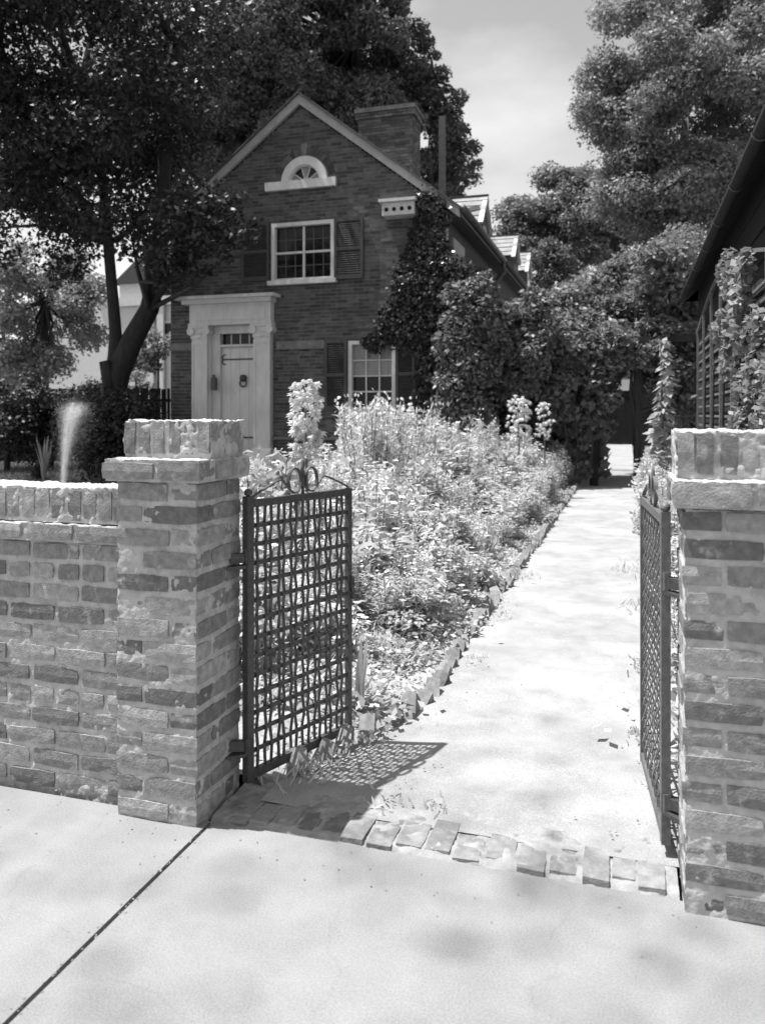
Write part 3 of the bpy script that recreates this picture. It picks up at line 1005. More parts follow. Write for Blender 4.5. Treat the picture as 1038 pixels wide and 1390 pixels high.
# dormers
for (yd, zp, xg) in ((20.4, 7.02, -3.45), (26.3, 7.28, -3.45), (29.8, 7.40, -3.45)):
    hw, dp = .72, .82      # half width along y, drop of the dormer slope
    dm = MB().prism([(yd - hw + .1, 4.9), (yd + hw - .1, 4.9), (yd + hw - .1, zp - dp + .05), (yd, zp - .09), (yd - hw + .1, zp - dp + .05)], 'x', xg - 1.6, xg - .08)
    dmo = dm.build('dormer', M_sidewall, house)
    MB().box(xg - .082, xg - .07, yd - .38, yd + .38, zp - dp - .75, zp - dp + .05).build('window_pane', M_glass, dmo)
    for s in (-1, 1):
        MB().bar((xg - .06, yd, zp - .05), (xg - .06, yd + s * (hw + .03), zp - dp - .03), .05, .12, (1, 0, 0)).build('barge_board', M_white, dmo)
    rows, cols = 5, 7
    sl_len = math.hypot(hw, dp)
    ang = math.atan2(dp, hw)
    smesh = MB().box(-.13, .13, -.14, .0, -.008, .008).mesh('shingle', M_slate)
    for s in (-1, 1):
        for r in range(rows):
            for c in range(cols):
                t = (r + .0) / rows
                xx = xg - .12 - c * .262 - (.13 if r % 2 else 0)
                o = put('shingle', smesh, dmo, (xx, yd + s * (hw * t), zp - dp * t + .012 + random.uniform(0, .006)), (0, 0, 0), (1, 1.25, 1))
                o.rotation_euler = (ang + .03, 0, 0) if s < 0 else (-ang - .03, 0, 0)
                if s > 0:
                    o.rotation_euler = (-ang - .03, 0, 0); o.location.y += hw / rows; o.location.z -= dp / rows
    MB().bar((xg + .02, yd, zp + .025), (xg - 1.9, yd, zp + .025), .1, .03).build('ridge_tile', M_roof, dmo)


def brick_box(x0, x1, y0, y1, z0, z1, ch=.0735):
    mb = MB(); z = z0; r = 0
    while z + ch <= z1 + .001:
        for (ax, y_) in (('f', y0), ('k', y1)):
            xx = x0 - (.115 if r % 2 else 0)
            while xx < x1:
                a, b = max(xx, x0), min(xx + .221, x1)
                if b - a > .03:
                    p = random.uniform(.004, .012)
                    if ax == 'f': mb.box(a, b, y0 - p, y0 + .05, z + .006, z + ch - .006)
                    else: mb.box(a, b, y1 - .05, y1 + p, z + .006, z + ch - .006)
                xx += .23
        for xa in (0, 1):
            yy = y0 + .05 - (.115 if r % 2 else 0)
            while yy < y1 - .05:
                a, b = max(yy, y0 + .052), min(yy + .221, y1 - .052)
                if b - a > .03:
                    p = random.uniform(.004, .012)
                    if xa: mb.box(x1 - .05, x1 + p, a, b, z + .006, z + ch - .006)
                    else: mb.box(x0 - p, x0 + .05, a, b, z + .006, z + ch - .006)
                yy += .23
        z += ch; r += 1
    return mb


cx0, cx1, cy0, cy1 = -6.15, -4.82, 18.0, 18.75
chm = MB().box(cx0 + .004, cx1 - .004, cy0 + .004, cy1 - .004, 5.5, 8.62).build('chimney', M_house_mortar, house)
brick_box(cx0, cx1, cy0, cy1, 5.6, 8.4).build('brickwork', M_chim_brick, chm, kind='stuff')
brick_box(cx0 - .05, cx1 + .05, cy0 - .05, cy1 + .05, 8.41, 8.56).build('cap_course', M_chim_brick, chm)
MB().box(cx0 - .08, cx1 + .08, cy0 - .08, cy1 + .08, 8.56, 8.66).build('chimney_cap', M_chim_brick, chm)
vp = P(600, 262, 20.3)
MB().box(vp.x - .075, vp.x + .075, vp.y - .075, vp.y + .075, 5.8, 8.98).box(vp.x - .09, vp.x + .09, vp.y - .09, vp.y + .09, 6.9, 6.98).build('flue_pipe', M_gut, house)

# bird house on the wall
bx0, bx1, bz0, bz1 = fx(525), fx(568), fz(546, 297), fz(546, 280)
bh = thing('bird_house', 'long pale bird house with four round holes, fixed high on the brick wall', 'bird house', ((bx0 + bx1) / 2, YH, bz0))
MB().box(bx0, bx1, YH - .34, YH - .003, bz0, bz1).build('box', M_bird, bh)
MB().box(bx0 - .05, bx1 + .04, YH - .42, YH - .003, bz1 + .002, bz1 + .06).build('lid', M_bird, bh)
for i in range(4):
    xx = bx0 + (bx1 - bx0) * (i + .6) / 4.2
    MB().tube([(xx, YH - .345, (bz0 + bz1) / 2 - .01), (xx, YH - .338, (bz0 + bz1) / 2 - .01)], .042, 12).build('entrance_hole', M_hole, bh)

# ------------------------------------------------------------------ foliage builders


def clump_leaves(mb, c, r, n, size, squash=(1, 1, .75), up=.6, asp=.55):
    """leaves through a clump, denser to its outside, normals leaning up and out"""
    d = rng.normal(size=(n, 3)); d /= np.linalg.norm(d, axis=1, keepdims=True)
    rr = r * rng.uniform(.12, 1, n) ** .45
    rr = rr * (1 + .35 * vnoise(d * 1.0 + np.asarray(c)[None, :], 2.3, 5))
    p = d * rr[:, None] * np.array(squash) + np.asarray(c)
    mb.leaves(p, size * rng.uniform(.6, 1.3, n), nrm=d * .6 + np.array([0, 0, up]), asp=asp, spread=.65)


def blob_cloud(c, rad, n, rmin, rmax, seed, shell=.5):
    r = np.random.default_rng(seed); out_ = []
    while len(out_) < n:
        d = r.normal(size=3); d /= np.linalg.norm(d)
        k = r.uniform(shell, 1) ** .6
        out_.append((np.array(c) + d * k * np.array(rad), r.uniform(rmin, rmax)))
    return out_


def tree(name, label, cat, base, trunk_paths, blobs, per, leaf, lm, bm, group=None, limbs=True, squash=(1, 1, .75), up=.6, asp=.55):
    root = thing(name, label, cat, tuple(base), group=group)
    tb = MB()
    ends = []
    for pts, rad in trunk_paths:
        tb.tube(pts, rad, 9); ends.append(Vector(pts[-1])); ends.append(Vector(pts[len(pts) // 2 + 1 if len(pts) > 3 else -1]))
    if limbs:
        for c, r in blobs[::2]:
            c = Vector(c); e = min(ends, key=lambda q: (q - c).length)
            m = (e + c) / 2 + Vector((random.uniform(-.3, .3), random.uniform(-.3, .3), random.uniform(-.1, .4)))
            tb.tube([e, m, c], [.06 + r * .03, .04 + r * .015, .012], 5, False)
    tb.build('trunk', bm, root, smooth=True)
    cb = MB()
    for c, r in blobs:
        clump_leaves(cb, c, r, int(per * r * r), leaf, squash, up, asp)
    cb.build('crown', lm, root)
    return root


# A: big dark tree left of the house
dA = 18.0
bA = P(148, 646, dA)
blobsA = blob_cloud(P(110, 110, 17), (4.6, 3.6, 4.6), 105, .55, 1.15, 3, .25)
blobsA += blob_cloud(P(0, 200, 16.5), (2.5, 3.0, 2.6), 26, .5, .95, 4, .3)
for px, py, d, r in ((262, 225, 14.2, .7), (292, 285, 13.8, .5), (250, 290, 14, .6), (330, 322, 13.6, .3), (285, 325, 13.8, .35), (270, 265, 14, .55), (315, 300, 13.7, .32), (255, 330, 14, .5), (300, 330, 13.7, .3), (345, 300, 13.8, .16), (320, 270, 13.8, .25), (240, 350, 14, .4), (225, 345, 14.4, .6), (255, 255, 15, .9), (215, 300, 15, .7),
                     (375, 188, 14.3, .22), (355, 195, 14.3, .25), (240, 130, 15, 1.0), (280, 30, 15.5, 1.1), (245, 180, 14.5, .8), (310, 20, 16, 1.0), (180, 330, 15, .5),
                     (120, 310, 16, .5), (70, 290, 16, .6), (270, 365, 14, .25), (305, 350, 13.7, .22), (250, 372, 14.2, .35), (228, 385, 14.4, .3)):
    blobsA.append((np.array(P(px, py, d)), r))
def px_of(p):
    return 519 + 1080 * (p[0] * CS + p[1] * SN) / (-p[0] * SN + p[1] * CS)


def py_of(p):
    return 562 - 1080 * (p[2] - EYE) / (-p[0] * SN + p[1] * CS)


blobsA = [b for b in blobsA if px_of(b[0]) + 75 * b[1] < 300 + max(0, (190 - py_of(b[0]))) * .45 or (b[1] < .62 and py_of(b[0]) > 240)]
blobsA = [b for b in blobsA if not (b[0][2] < P(0, 335, 17).z - .2 and b[1] > .62)]
tree('broad_tree', 'large dark forked tree spreading over the left of the house', 'tree', bA,
     [([P(146, 662, dA), P(148, 640, dA), P(150, 590, dA), P(153, 540, dA), P(160, 505, dA), P(180, 462, dA), P(203, 420, dA - .2), P(214, 370, dA - .3), P(219, 300, dA - .5), P(225, 190, dA - 1), P(240, 60, dA - 1.5)],
       [.44, .34, .29, .285, .29, .25, .215, .2, .17, .13, .07]),
      ([P(156, 520, dA), P(157, 480, dA), P(157, 450, dA), P(153, 400, dA - .2), P(147, 330, dA - .4), P(140, 250, dA - .5), P(110, 120, dA - .8)], [.24, .17, .14, .125, .115, .1, .06]),
      ([P(152, 525, dA - .1), P(146, 505, dA - .2), P(142, 490, dA - .25)], [.2, .15, .12]),
      ([P(147, 330, dA - .4), P(90, 240, dA - 1), P(30, 150, dA - 1.5)], [.1, .08, .04])],
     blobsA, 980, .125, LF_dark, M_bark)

# B: tall tree behind the house
dB = 36.0
blobsB = blob_cloud(P(440, 70, dB), (5.7, 4.5, 5.6), 150, .8, 1.6, 8, .35)
blobsB = [b for b in blobsB if px_of(b[0]) + 22 * b[1] < 565 + max(0, py_of(b[0]) - 60) * .75]
for px, py, r in ((575, 60, .6), (598, 100, .55), (622, 132, .5), (612, 150, .6), (640, 200, .5), (634, 240, .6), (645, 222, .35), (566, 40, .6), (585, 130, .7), (628, 175, .4), (605, 120, .3), (590, 75, .3)):
    blobsB.append((np.array(P(px, py, dB - 1)), r))
blobsB += blob_cloud(P(265, 150, 38), (3.4, 3.0, 4.6), 60, .8, 1.5, 10, .2)
blobsB += blob_cloud(P(600, 215, dB), (1.3, 2.0, 2.4), 20, .6, 1.1, 9, .2)
tree('tall_tree', 'tall leafy tree rising behind the chimney', 'tree', P(500, 600, dB),
     [([P(500, 608, dB), P(500, 400, dB), P(490, 200, dB), P(480, 60, dB)], [.6, .5, .4, .2]),
      ([P(500, 300, dB), P(560, 200, dB), P(590, 110, dB)], [.25, .18, .08])],
     blobsB, 1000, .20, LF_back, M_bark)
# twig at the sky
# C: right tree
dC = 30.0
blobsC = blob_cloud(P(960, 130, dC), (5.0, 4.0, 5.2), 150, .6, 1.3, 12, .35)
blobsC += blob_cloud(P(880, 260, dC), (2.6, 2.5, 1.6), 30, .7, 1.2, 13, .3)
blobsC = [b for b in blobsC if not (b[0] @ np.array([CS, SN, 0]) / (b[0] @ np.array([-SN, CS, 0])) < (800 - 519) / 1080)]
tree('leafy_tree', 'tall pale leafy tree on the right, above the covered arbour', 'tree', P(930, 600, dC),
     [([P(930, 613, dC), P(930, 450, dC), P(925, 300, dC), P(930, 150, dC)], [.4, .32, .25, .12])],
     blobsC, 1250, .165, LF_right, M_bark2, limbs=False)
dD = 46.0
def sprigs(c, rad, n, seed):
    return blob_cloud(c, [r * 1.12 for r in rad], n, .25, .5, seed, .86)


blobsC += [b for b in sprigs(P(960, 130, dC), (5.0, 4.0, 5.2), 90, 41) if px_of(b[0]) > 778]
blobsB += [b for b in sprigs(P(440, 70, dB), (6.1, 4.5, 5.8), 70, 42) if px_of(b[0]) < 575 + max(0, py_of(b[0]) - 60) * .6]
blobsD = [(np.array(P(px, py, 42)), r) for px, py, r in ((728, 352, .8), (745, 375, .9), (760, 350, 1.0), (735, 395, .8), (775, 370, 1.0), (800, 340, 1.1), (718, 385, .5), (745, 335, .7), (790, 300, 1.1), (815, 290, 1.0))]
blobsD += sprigs(P(775, 300, dD), (3.6, 3, 2.6), 40, 43)
blobsD += blob_cloud(P(775, 300, dD), (3.6, 3, 2.6), 46, .9, 1.5, 15, .35) + blob_cloud(P(712, 335, dD), (1.5, 2, 1.4), 14, .6, 1.0, 16, .2)
tree('far_tree', 'smaller tree beyond the arbour, right of the dormer windows', 'tree', P(770, 590, dD),
     [([P(770, 595, dD), P(770, 450, dD), P(775, 330, dD)], [.35, .28, .15])], blobsD, 1000, .21, LF_far, M_bark, limbs=False)
# far belt of trees closing the horizon
belt = MB()
for i in range(90):
    px = -150 + i * 15
    c = P(px + random.uniform(-10, 10), 540 - random.uniform(-40, 60), random.uniform(70, 85))
    clump_leaves(belt, c, random.uniform(2.5, 4.5), 260, 1.0)
tag(belt.build('distant_trees', LF_far, None), 'distant belt of trees closing the view behind the gardens', 'trees', kind='stuff')

# left-hand lit small tree and shrubs
dE = 30.0
blobsE = blob_cloud(P(60, 430, dE), (2.0, 2, 2.6), 40, .55, 1.0, 20, .3)
tree('small_tree', 'pale small tree in the sun left of the dark forked trunk', 'tree', P(60, 600, dE),
     [([P(60, 612, dE), P(60, 480, dE), P(62, 410, dE)], [.2, .15, .08])], blobsE, 1200, .15, LF_right, M_bark)
for (px, py, d, rx, rz, lb) in ((70, 575, 21.5, 1.3, .9, 'dark rounded shrub behind the lawn at the far left'), (130, 568, 21, 1.0, .9, 'dark shrub at the foot of the forked tree'),
                                (10, 560, 20, 1.2, 1.1, 'dark shrub nearest the left edge of the lawn'), (165, 585, 16.2, .75, .8, 'dark shrub right in front of the forked trunk')):
    c = P(px, py, d)
    tree('shrub', lb, 'shrub', (c.x, c.y, 0), [([(c.x, c.y, -.05), (c.x, c.y, c.z)], [.08, .04])],
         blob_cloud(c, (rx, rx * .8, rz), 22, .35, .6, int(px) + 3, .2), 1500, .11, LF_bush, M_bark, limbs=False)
# pale bushes beside the white house, behind the fence
for px, py, lb in ((185, 505, 'sunlit shrub behind the dark fence, beside the trunk'), (215, 470, 'leafy sapling before the pale house, next to the brick corner')):
    c = P(px, py, 27)
    tree('shrub', lb, 'shrub', (c.x, c.y, 0), [([(c.x, c.y, -.05), (c.x, c.y, c.z)], [.07, .03])],
         blob_cloud(c, (.7, .6, .75), 10, .25, .5, px, .2), 1100, .15, LF_right, M_bark, limbs=False)

# off to the left: street tree whose shade dapples the pavement
blobsS = blob_cloud((-6.2, .1, 14.0), (3.6, 3.0, 2.2), 40, .5, 1.0, 25, .1)
tree('street_tree', 'tall street tree shading the pavement, left of the gateway', 'tree', (-8.2, -2.2, 0),
     [([(-8.2, -2.2, -.05), (-8.1, -2.1, 4), (-7.8, -1.8, 8), (-7.2, -1.0, 12)], [.3, .24, .18, .08])], blobsS, 48, .11, LF_right, M_bark, limbs=False)

# ------------------------------------------------------------------ lawn things, fence, neighbours
for px, py, r, lb in ((53, 650, 9, 'small clipped round bush on the lawn, left of the water jet'), (120, 640, 9.5, 'small clipped round bush on the lawn, right of the water jet')):
    db = EYE * 1080 / (py - 562); b = P(px, py, db); b.z = 0
    rr = r * db / 1080
    root = thing('clipped_bush', lb, 'bush', tuple(b), group='clipped bushes on the lawn')
    mb = MB(); clump_leaves(mb, (b.x, b.y, rr * 1.2), rr * 1.15, 1800, .035, (1, 1, 1.15))
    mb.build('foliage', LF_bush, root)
    MB().tube([b, b + Vector((0, 0, rr))], .02, 6).build('stem', M_bark, root)

spb = P(86, 662, 11.5); spb.z = 0
sp = thing('lawn_sprinkler', 'white plume of water from a lawn sprinkler behind the low wall', 'sprinkler', tuple(spb))
MB().lathe(spb, [(.1, 0), (.1, .02), (.03, .04), (.018, .1), (.022, .12), (0, .13)], 10).build('nozzle', M_iron, sp)
nd = 52000
tt = rng.uniform(0, 1, nd) ** .8
Hs = EYE - 11.5 * (552 - 562) / 1080
ang = rng.uniform(0, 2 * math.pi, nd); rad = (np.abs(rng.normal(size=nd)) * .5 + .2) * (.035 + .19 * tt ** 1.8)
zz = .12 + (Hs - .12) * (1 - (1 - tt) ** 1.5) + rng.normal(size=nd) * .05 * tt
xx = spb.x + rad * np.cos(ang) + tt ** 1.6 * .22; yy = spb.y + rad * np.sin(ang)
top = rng.uniform(size=nd) < .25 * tt
zz = np.where(top, zz - rng.uniform(0, .45, nd), zz)
xx = np.where(top, xx + rng.normal(size=nd) * .12, xx)
wp = MB(); pts_ = np.stack([xx, yy, zz], 1)
wp.leaves(pts_, .0042 * rng.uniform(.5, 1.4, nd), asp=.9)
wp.build('water_spray', leafmat('spray_water', .7, .85, .5, .3), sp, kind='stuff')

# dark board fence behind the lawn
fa, fb = P(-60, 600, 23.5), P(236, 600, 23.5)
fn = thing('board_fence', 'dark board fence between the forked tree and the brick house', 'fence', (fa.x, fa.y, 0))
nbd = 70
dv = Vector((fb.x - fa.x, fb.y - fa.y, 0)); wdt = dv.length / nbd; ang_ = math.atan2(dv.y, dv.x)
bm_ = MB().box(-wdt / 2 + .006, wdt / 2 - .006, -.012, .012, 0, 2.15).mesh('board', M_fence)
for i in range(nbd):
    q = Vector((fa.x, fa.y, 0)) + dv * ((i + .5) / nbd)
    put('board', bm_, fn, q, (random.gauss(0, .01), random.gauss(0, .006), ang_), (1, 1, 1 + random.uniform(-.01, .01)))
for z in (.4, 1.8):
    MB().bar(Vector((fa.x, fa.y + .05, z)), Vector((fb.x, fb.y + .05, z)), .04, .09).build('rail', M_fence, fn)

# pale house far left
ph0 = P(232, 560, 48)
nh = thing('pale_house', 'pale house with sash windows far behind the fence, left of the brick house', 'house', (ph0.x - 2, ph0.y, 0))
x0, x1, y0 = ph0.x - 3.6, ph0.x + 2.0, ph0.y
MB().box(x0, x1, y0, y0 + 8, -.05, 9.4).build('wall', M_pale, nh)
MB().box(x0 - .3, x1 + .3, y0 - .35, y0 + 8.2, 8.0, 8.5).build('cornice', M_white, nh)
MB().prism([(x0 - .4, 9.4), (x1 + .4, 9.4), ((x0 + x1) / 2, 12)], 'y', y0 - .2, y0 + 8.2).build('roof', M_roof, nh)
for i, (px, py) in enumerate(((187, 488), (203, 488), (226, 395), (226, 455), (190, 455), (207, 400))):
    c = P(px, py, 48)
    wn = MB().box(c.x - .52, c.x + .52, y0 - .09, y0 - .003, c.z - .85, c.z + .85).build('window', M_white, nh)
    for s in (-1, 1):
        MB().box(c.x - .4, c.x + .4, y0 - .1, y0 - .092, c.z + (.04 if s > 0 else -.72), c.z + (.72 if s > 0 else -.04)).build('pane', M_blind if i < 2 else M_glass, wn)
for px in (203, 219):
    c = P(px, 455, 48)
    MB().box(c.x - .22, c.x + .22, y0 - .3, y0 - .11, 0, 8.0).build('pilaster', M_white, nh)
gb = P(115, 420, 60)
ng = thing('gabled_house', 'pale gable showing through the leaves left of the forked trunk', 'house', (gb.x, gb.y, 0))
MB().prism([(gb.x - 3.2, 0), (gb.x + 2.2, 0), (gb.x + 2.2, P(0, 405, 60).z), (gb.x + .4, P(0, 372, 60).z), (gb.x - 3.2, P(0, 415, 60).z)], 'y', gb.y, gb.y + 6).build('wall', M_pale, ng)
MB().bar((gb.x + .4, gb.y - .2, P(0, 370, 60).z), (gb.x + 2.6, gb.y - .2, P(0, 404, 60).z), .3, .2).build('barge_board', M_white, ng)

# ------------------------------------------------------------------ ivy / climbing rose on the house
iv = thing('climbing_rose', 'dark glossy climbing rose covering the right corner of the brick house', 'climbing plant', (fx(575), YH - .2, 0))
ib = MB()
ivp = [(575, 272, .2), (590, 282, .24), (583, 298, .2), (598, 300, .2), (588, 316, .2), (576, 330, .22), (596, 335, .25), (562, 342, .22), (582, 352, .3), (600, 365, .3), (553, 358, .22), (566, 380, .34),
       (548, 385, .26), (590, 395, .4), (552, 405, .34), (610, 395, .3), (572, 425, .36), (598, 430, .36), (546, 424, .32), (531, 440, .28), (521, 454, .24), (513, 464, .18), (553, 447, .34), (574, 450, .28),
       (590, 470, .28), (578, 495, .2), (590, 510, .3), (577, 530, .2), (592, 545, .26), (579, 570, .2), (505, 470, .14), (505, 458, .12), (496, 463, .10), (540, 462, .16), (560, 468, .16), (574, 595, .18), (612, 420, .26), (540, 372, .12),
       (522, 425, .14), (560, 318, .12), (568, 300, .12)]
for px, py, r in ivp:
    d = YH / (CS + (px - 519) / 1080 * SN)
    c = P(px, py, d - .15 - r * .35)
    clump_leaves(ib, c, r, int(1500 * r), .095, (1, .5, 1), .55, .7)
    # sprays at the edge
    clump_leaves(ib, c, r * 1.5, int(170 * r), .09, (1, .35, 1), .3, .7)
for i in range(30):
    px = rng.uniform(602, 664)
    clump_leaves(ib, P(px, rng.uniform(max(352, 352 + (px - 620) * .7), 445), rng.uniform(14.85, 15.3)), rng.uniform(.14, .3), 130, .09, (1, .8, 1), .5, .7)
ib.build('foliage', LF_ivy, iv)
sb = MB()
for s in range(7):
    pts = [(fx(588) + random.uniform(-.2, .3), YH - .12, 0)]
    for z in np.linspace(.5, 4.6, 9):
        pts.append((fx(580) + random.uniform(-.35, .35), YH - .1 - random.uniform(0, .1), z))
    MB().tube(pts, list(np.linspace(.035, .012, len(pts))), 6).build('stem', M_bark, iv)

# ------------------------------------------------------------------ vine covered arbour over the path
ar = thing('garden_arbour', 'timber arbour over the far end of the path, buried in vines', 'arbour', (-.4, 17, 0))
AX = (-3.2, -.62, .18, 1.3)
for ax in AX:
    for ay in (16.0, 18.2, 20.4):
        MB().box(ax - .06, ax + .06, ay - .06, ay + .06, -.03, 2.6).build('post', M_arb, ar)
for ax in AX:
    MB().box(ax - .05, ax + .05, 15.9, 20.7, 2.603, 2.75).build('beam', M_arb, ar)
for i in range(12):
    yy = 15.95 + i * .42
    MB().box(-3.5, 1.6, yy - .03, yy + .03, 2.753, 2.88).build('rafter', M_arb, ar)
vn = thing('wisteria_vine', 'great mass of vine foliage heaped over the arbour and beside the house', 'climbing plant', (-2.2, 17, 0))
vb = MB()
vr = np.random.default_rng(31)
for i in range(240):
    px = vr.uniform(615, 935); tpx = (px - 615) / 320
    ytop = 452 - 120 * tpx ** .8 if px < 800 else 362 - (px - 800) * .42
    py = vr.uniform(ytop + 14, 486)
    d = 15.9 + (476 - py) / 130 * 2.4 + vr.uniform(-.6, 1.2)
    clump_leaves(vb, P(px, py, d), vr.uniform(.32, .62), 330, .13, (1, 1, .7), .7)
for i in range(75):          # fringe under the eaves of the arbour
    px = vr.uniform(640, 935); py = 478 + abs(vr.normal()) * 16 - (10 if 815 < px < 885 else 0)
    clump_leaves(vb, P(px, py, 15.35 + vr.uniform(0, .5)), vr.uniform(.2, .4), 420, .12, (1, .8, .9), .5)
for i in range(120):         # skirts hanging at both sides of the opening
    px = vr.uniform(600, 800)
    py = vr.uniform(470, 610)
    if px < 640 and py < 500 and vr.uniform() < .3: continue
    d = 15.9 + vr.uniform(0, 1.2)
    clump_leaves(vb, P(px, py, d), vr.uniform(.25, .5), 210, .12, (1, .8, .9), .5)
for i in range(60):
    clump_leaves(vb, P(vr.uniform(876, 945), 330 + 240 * vr.uniform() ** 1.1, 15.0 + vr.uniform(0, 1.4)), vr.uniform(.2, .42), 420, .12, (1, 1, .8), .5)
for i in range(46):
    px = vr.uniform(642, 735); y0_ = 425 - max(0, px - 680) * .5
    clump_leaves(vb, P(px, y0_ + 120 * vr.uniform(), 14.9 + vr.uniform(0, .5)), vr.uniform(.22, .4), 440, .11, (1, .8, .8), .6)
for i in range(34):
    clump_leaves(vb, P(vr.uniform(800, 935), 450 + 42 * vr.uniform() ** 1.3, 15.0 + vr.uniform(0, .5)), vr.uniform(.16, .3), 480, .11, (1, .7, .8), .5)
for i in range(50):
    clump_leaves(vb, P(vr.uniform(735, 828), 470 + 110 * vr.uniform() ** 1.2, 15.2 + vr.uniform(0, .8)), vr.uniform(.2, .4), 420, .12, (1, .8, .9), .5)
for px, py, r in ((625, 400, .35), (640, 415, .45), (630, 445, .5), (655, 440, .45), (615, 470, .4), (630, 480, .5), (650, 390, .3), (640, 500, .5), (615, 520, .4), (610, 560, .4), (600, 590, .35), (640, 560, .5)):
    clump_leaves(vb, P(px, py, 14.7), r, int(1700 * r), .10, (1, .7, .9), .6)
for i in range(16):
    clump_leaves(vb, P(vr.uniform(880, 930), vr.uniform(420, 520), 16.3 + vr.uniform(0, 1)), vr.uniform(.25, .45), 200, .12, (1, 1, .8), .5)
vb.build('foliage', LF_vine, vn)
sb = MB()
for s in range(10):
    x_ = random.choice(AX) + random.uniform(-.1, .1)
    MB().tube([(x_, 16 + random.uniform(-.15, .1), 0), (x_ + .08, 15.95, .9), (x_ - .06, 15.95, 1.8), (x_, 16.05, 2.7)], [.035, .03, .03, .025], 6).build('stem', M_bark, vn)
# far end of the walk: brick garden wall with a dark door
fw = thing('end_wall', 'dark wall closing the far end of the path beyond the arbour', 'garden wall', (-.3, 38, 0))
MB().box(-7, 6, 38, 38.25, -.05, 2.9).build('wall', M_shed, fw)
MB().box(-7.1, 6.1, 37.95, 38.3, 2.9, 3.0).build('coping', M_house_mortar, fw)
gd = MB().box(-.75, .2, 37.94, 37.997, .02, 2.1).build('door', M_fence, fw)
c = P(846, 524, 37.3)
MB().box(c.x - .33, c.x + .33, 37.9, 37.995, c.z - .25, c.z + .25).build('name_board', M_white, fw)

# ------------------------------------------------------------------ shed on the right with trellis
SX, SZ = 1.0, 3.2
sh = thing('garden_shed', 'dark boarded outbuilding with deep eaves along the right of the path', 'outbuilding', (SX + 1.5, 9, 0))
nb_ = 14
for i in range(nb_):
    z0, z1 = -.03 + i * .24, -.03 + (i + 1) * .24
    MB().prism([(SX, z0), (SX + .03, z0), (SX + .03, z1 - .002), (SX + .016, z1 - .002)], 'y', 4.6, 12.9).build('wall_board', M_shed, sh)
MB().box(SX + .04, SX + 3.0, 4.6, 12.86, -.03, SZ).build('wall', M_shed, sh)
MB().prism([(SX - .16, SZ - .06), (SX - .16, SZ + .02), (SX + 1.8, SZ + 1.9), (SX + 3.5, SZ + .2), (SX + 3.5, SZ + .12), (SX + 1.8, SZ + 1.8)], 'y', 4.2, 13.2).build('roof', M_shed, sh)
MB().tube([(SX - .2, 4.2, SZ - .02), (SX - .2, 13.2, SZ - .02)], .048, 10).build('gutter', M_shed, sh, smooth=True)
for y_ in np.arange(5.5, 13, 1.2):
    MB().tube([(SX - .2 + 0.054 * math.cos(a), y_, SZ - .02 + .054 * math.sin(a)) for a in np.linspace(math.pi, 2 * math.pi, 8)], .008, 5).build('gutter_strap', M_gut, sh)
tr = thing('garden_trellis', 'wooden trellis with an arched top fixed along the dark outbuilding wall', 'trellis', (SX - .06, 9, 0))
for y_ in (6.2, 7.2, 8.2, 9.2, 10.2, 11.2, 12.1):
    top = 2.55 + .35 * math.sin((y_ - 6.2) / 5.9 * math.pi)
    MB().box(SX - .07, SX - .045, y_ - .022, y_ + .022, 0, top).build('upright', M_trellis, tr)
for z_ in np.arange(.25, 2.5, .125):
    MB().box(SX - .045, SX - .03, 6.1, 12.2, z_ - .013, z_ + .013).build('slat', M_trellis, tr)
MB().strip([(SX - .055, y_, 2.55 + .37 * math.sin((y_ - 6.1) / 6.1 * math.pi)) for y_ in np.linspace(6.1, 12.2, 16)], (1, 0, 0), .03, .03).build('arch_rail', M_trellis, tr)
cv = thing('climbing_vine', 'pale climbing vine spreading over the trellis by the dark outbuilding', 'climbing plant', (SX - .2, 8, 0))
cb = MB()
for i in range(18):
    px = 978 + 90 * rng.uniform() ** .8; py = rng.uniform(420, 600)
    u = (px - 519) / 1080; d = (SX - .16) / (-SN + u * CS)
    c = P(px, py, d)
    if c.y > 12 or c.y < 4.5: continue
    clump_leaves(cb, c, rng.uniform(.08, .2), 90, .06, (.5, 1, 1), .4, .7)
for px, py in ((992, 360), (1000, 375), (985, 372), (995, 395), (1010, 360), (1005, 400), (990, 470), (1000, 430), (985, 440), (975, 450), (1005, 455)):
    u = (px - 519) / 1080; d = (SX - .2) / (-SN + u * CS)
    clump_leaves(cb, P(px, py, d), .13, 130, .07, (.6, 1, 1), .4, .75)
cb.build('foliage', LF_right, cv)
sb = MB()
for y_ in (6.6, 7.4, 8.6, 9.6, 10.6):
    MB().tube([(SX - .1, y_, 0), (SX - .09, y_ + .1, 1.0), (SX - .09, y_ - .05, 1.9), (SX - .1, y_ + .1, 2.4)], [.018, .014, .01, .005], 6).build('stem', M_bark, cv)


# ------------------------------------------------------------------ flower bed plants
def at0(n):
    return np.zeros((n, 3))


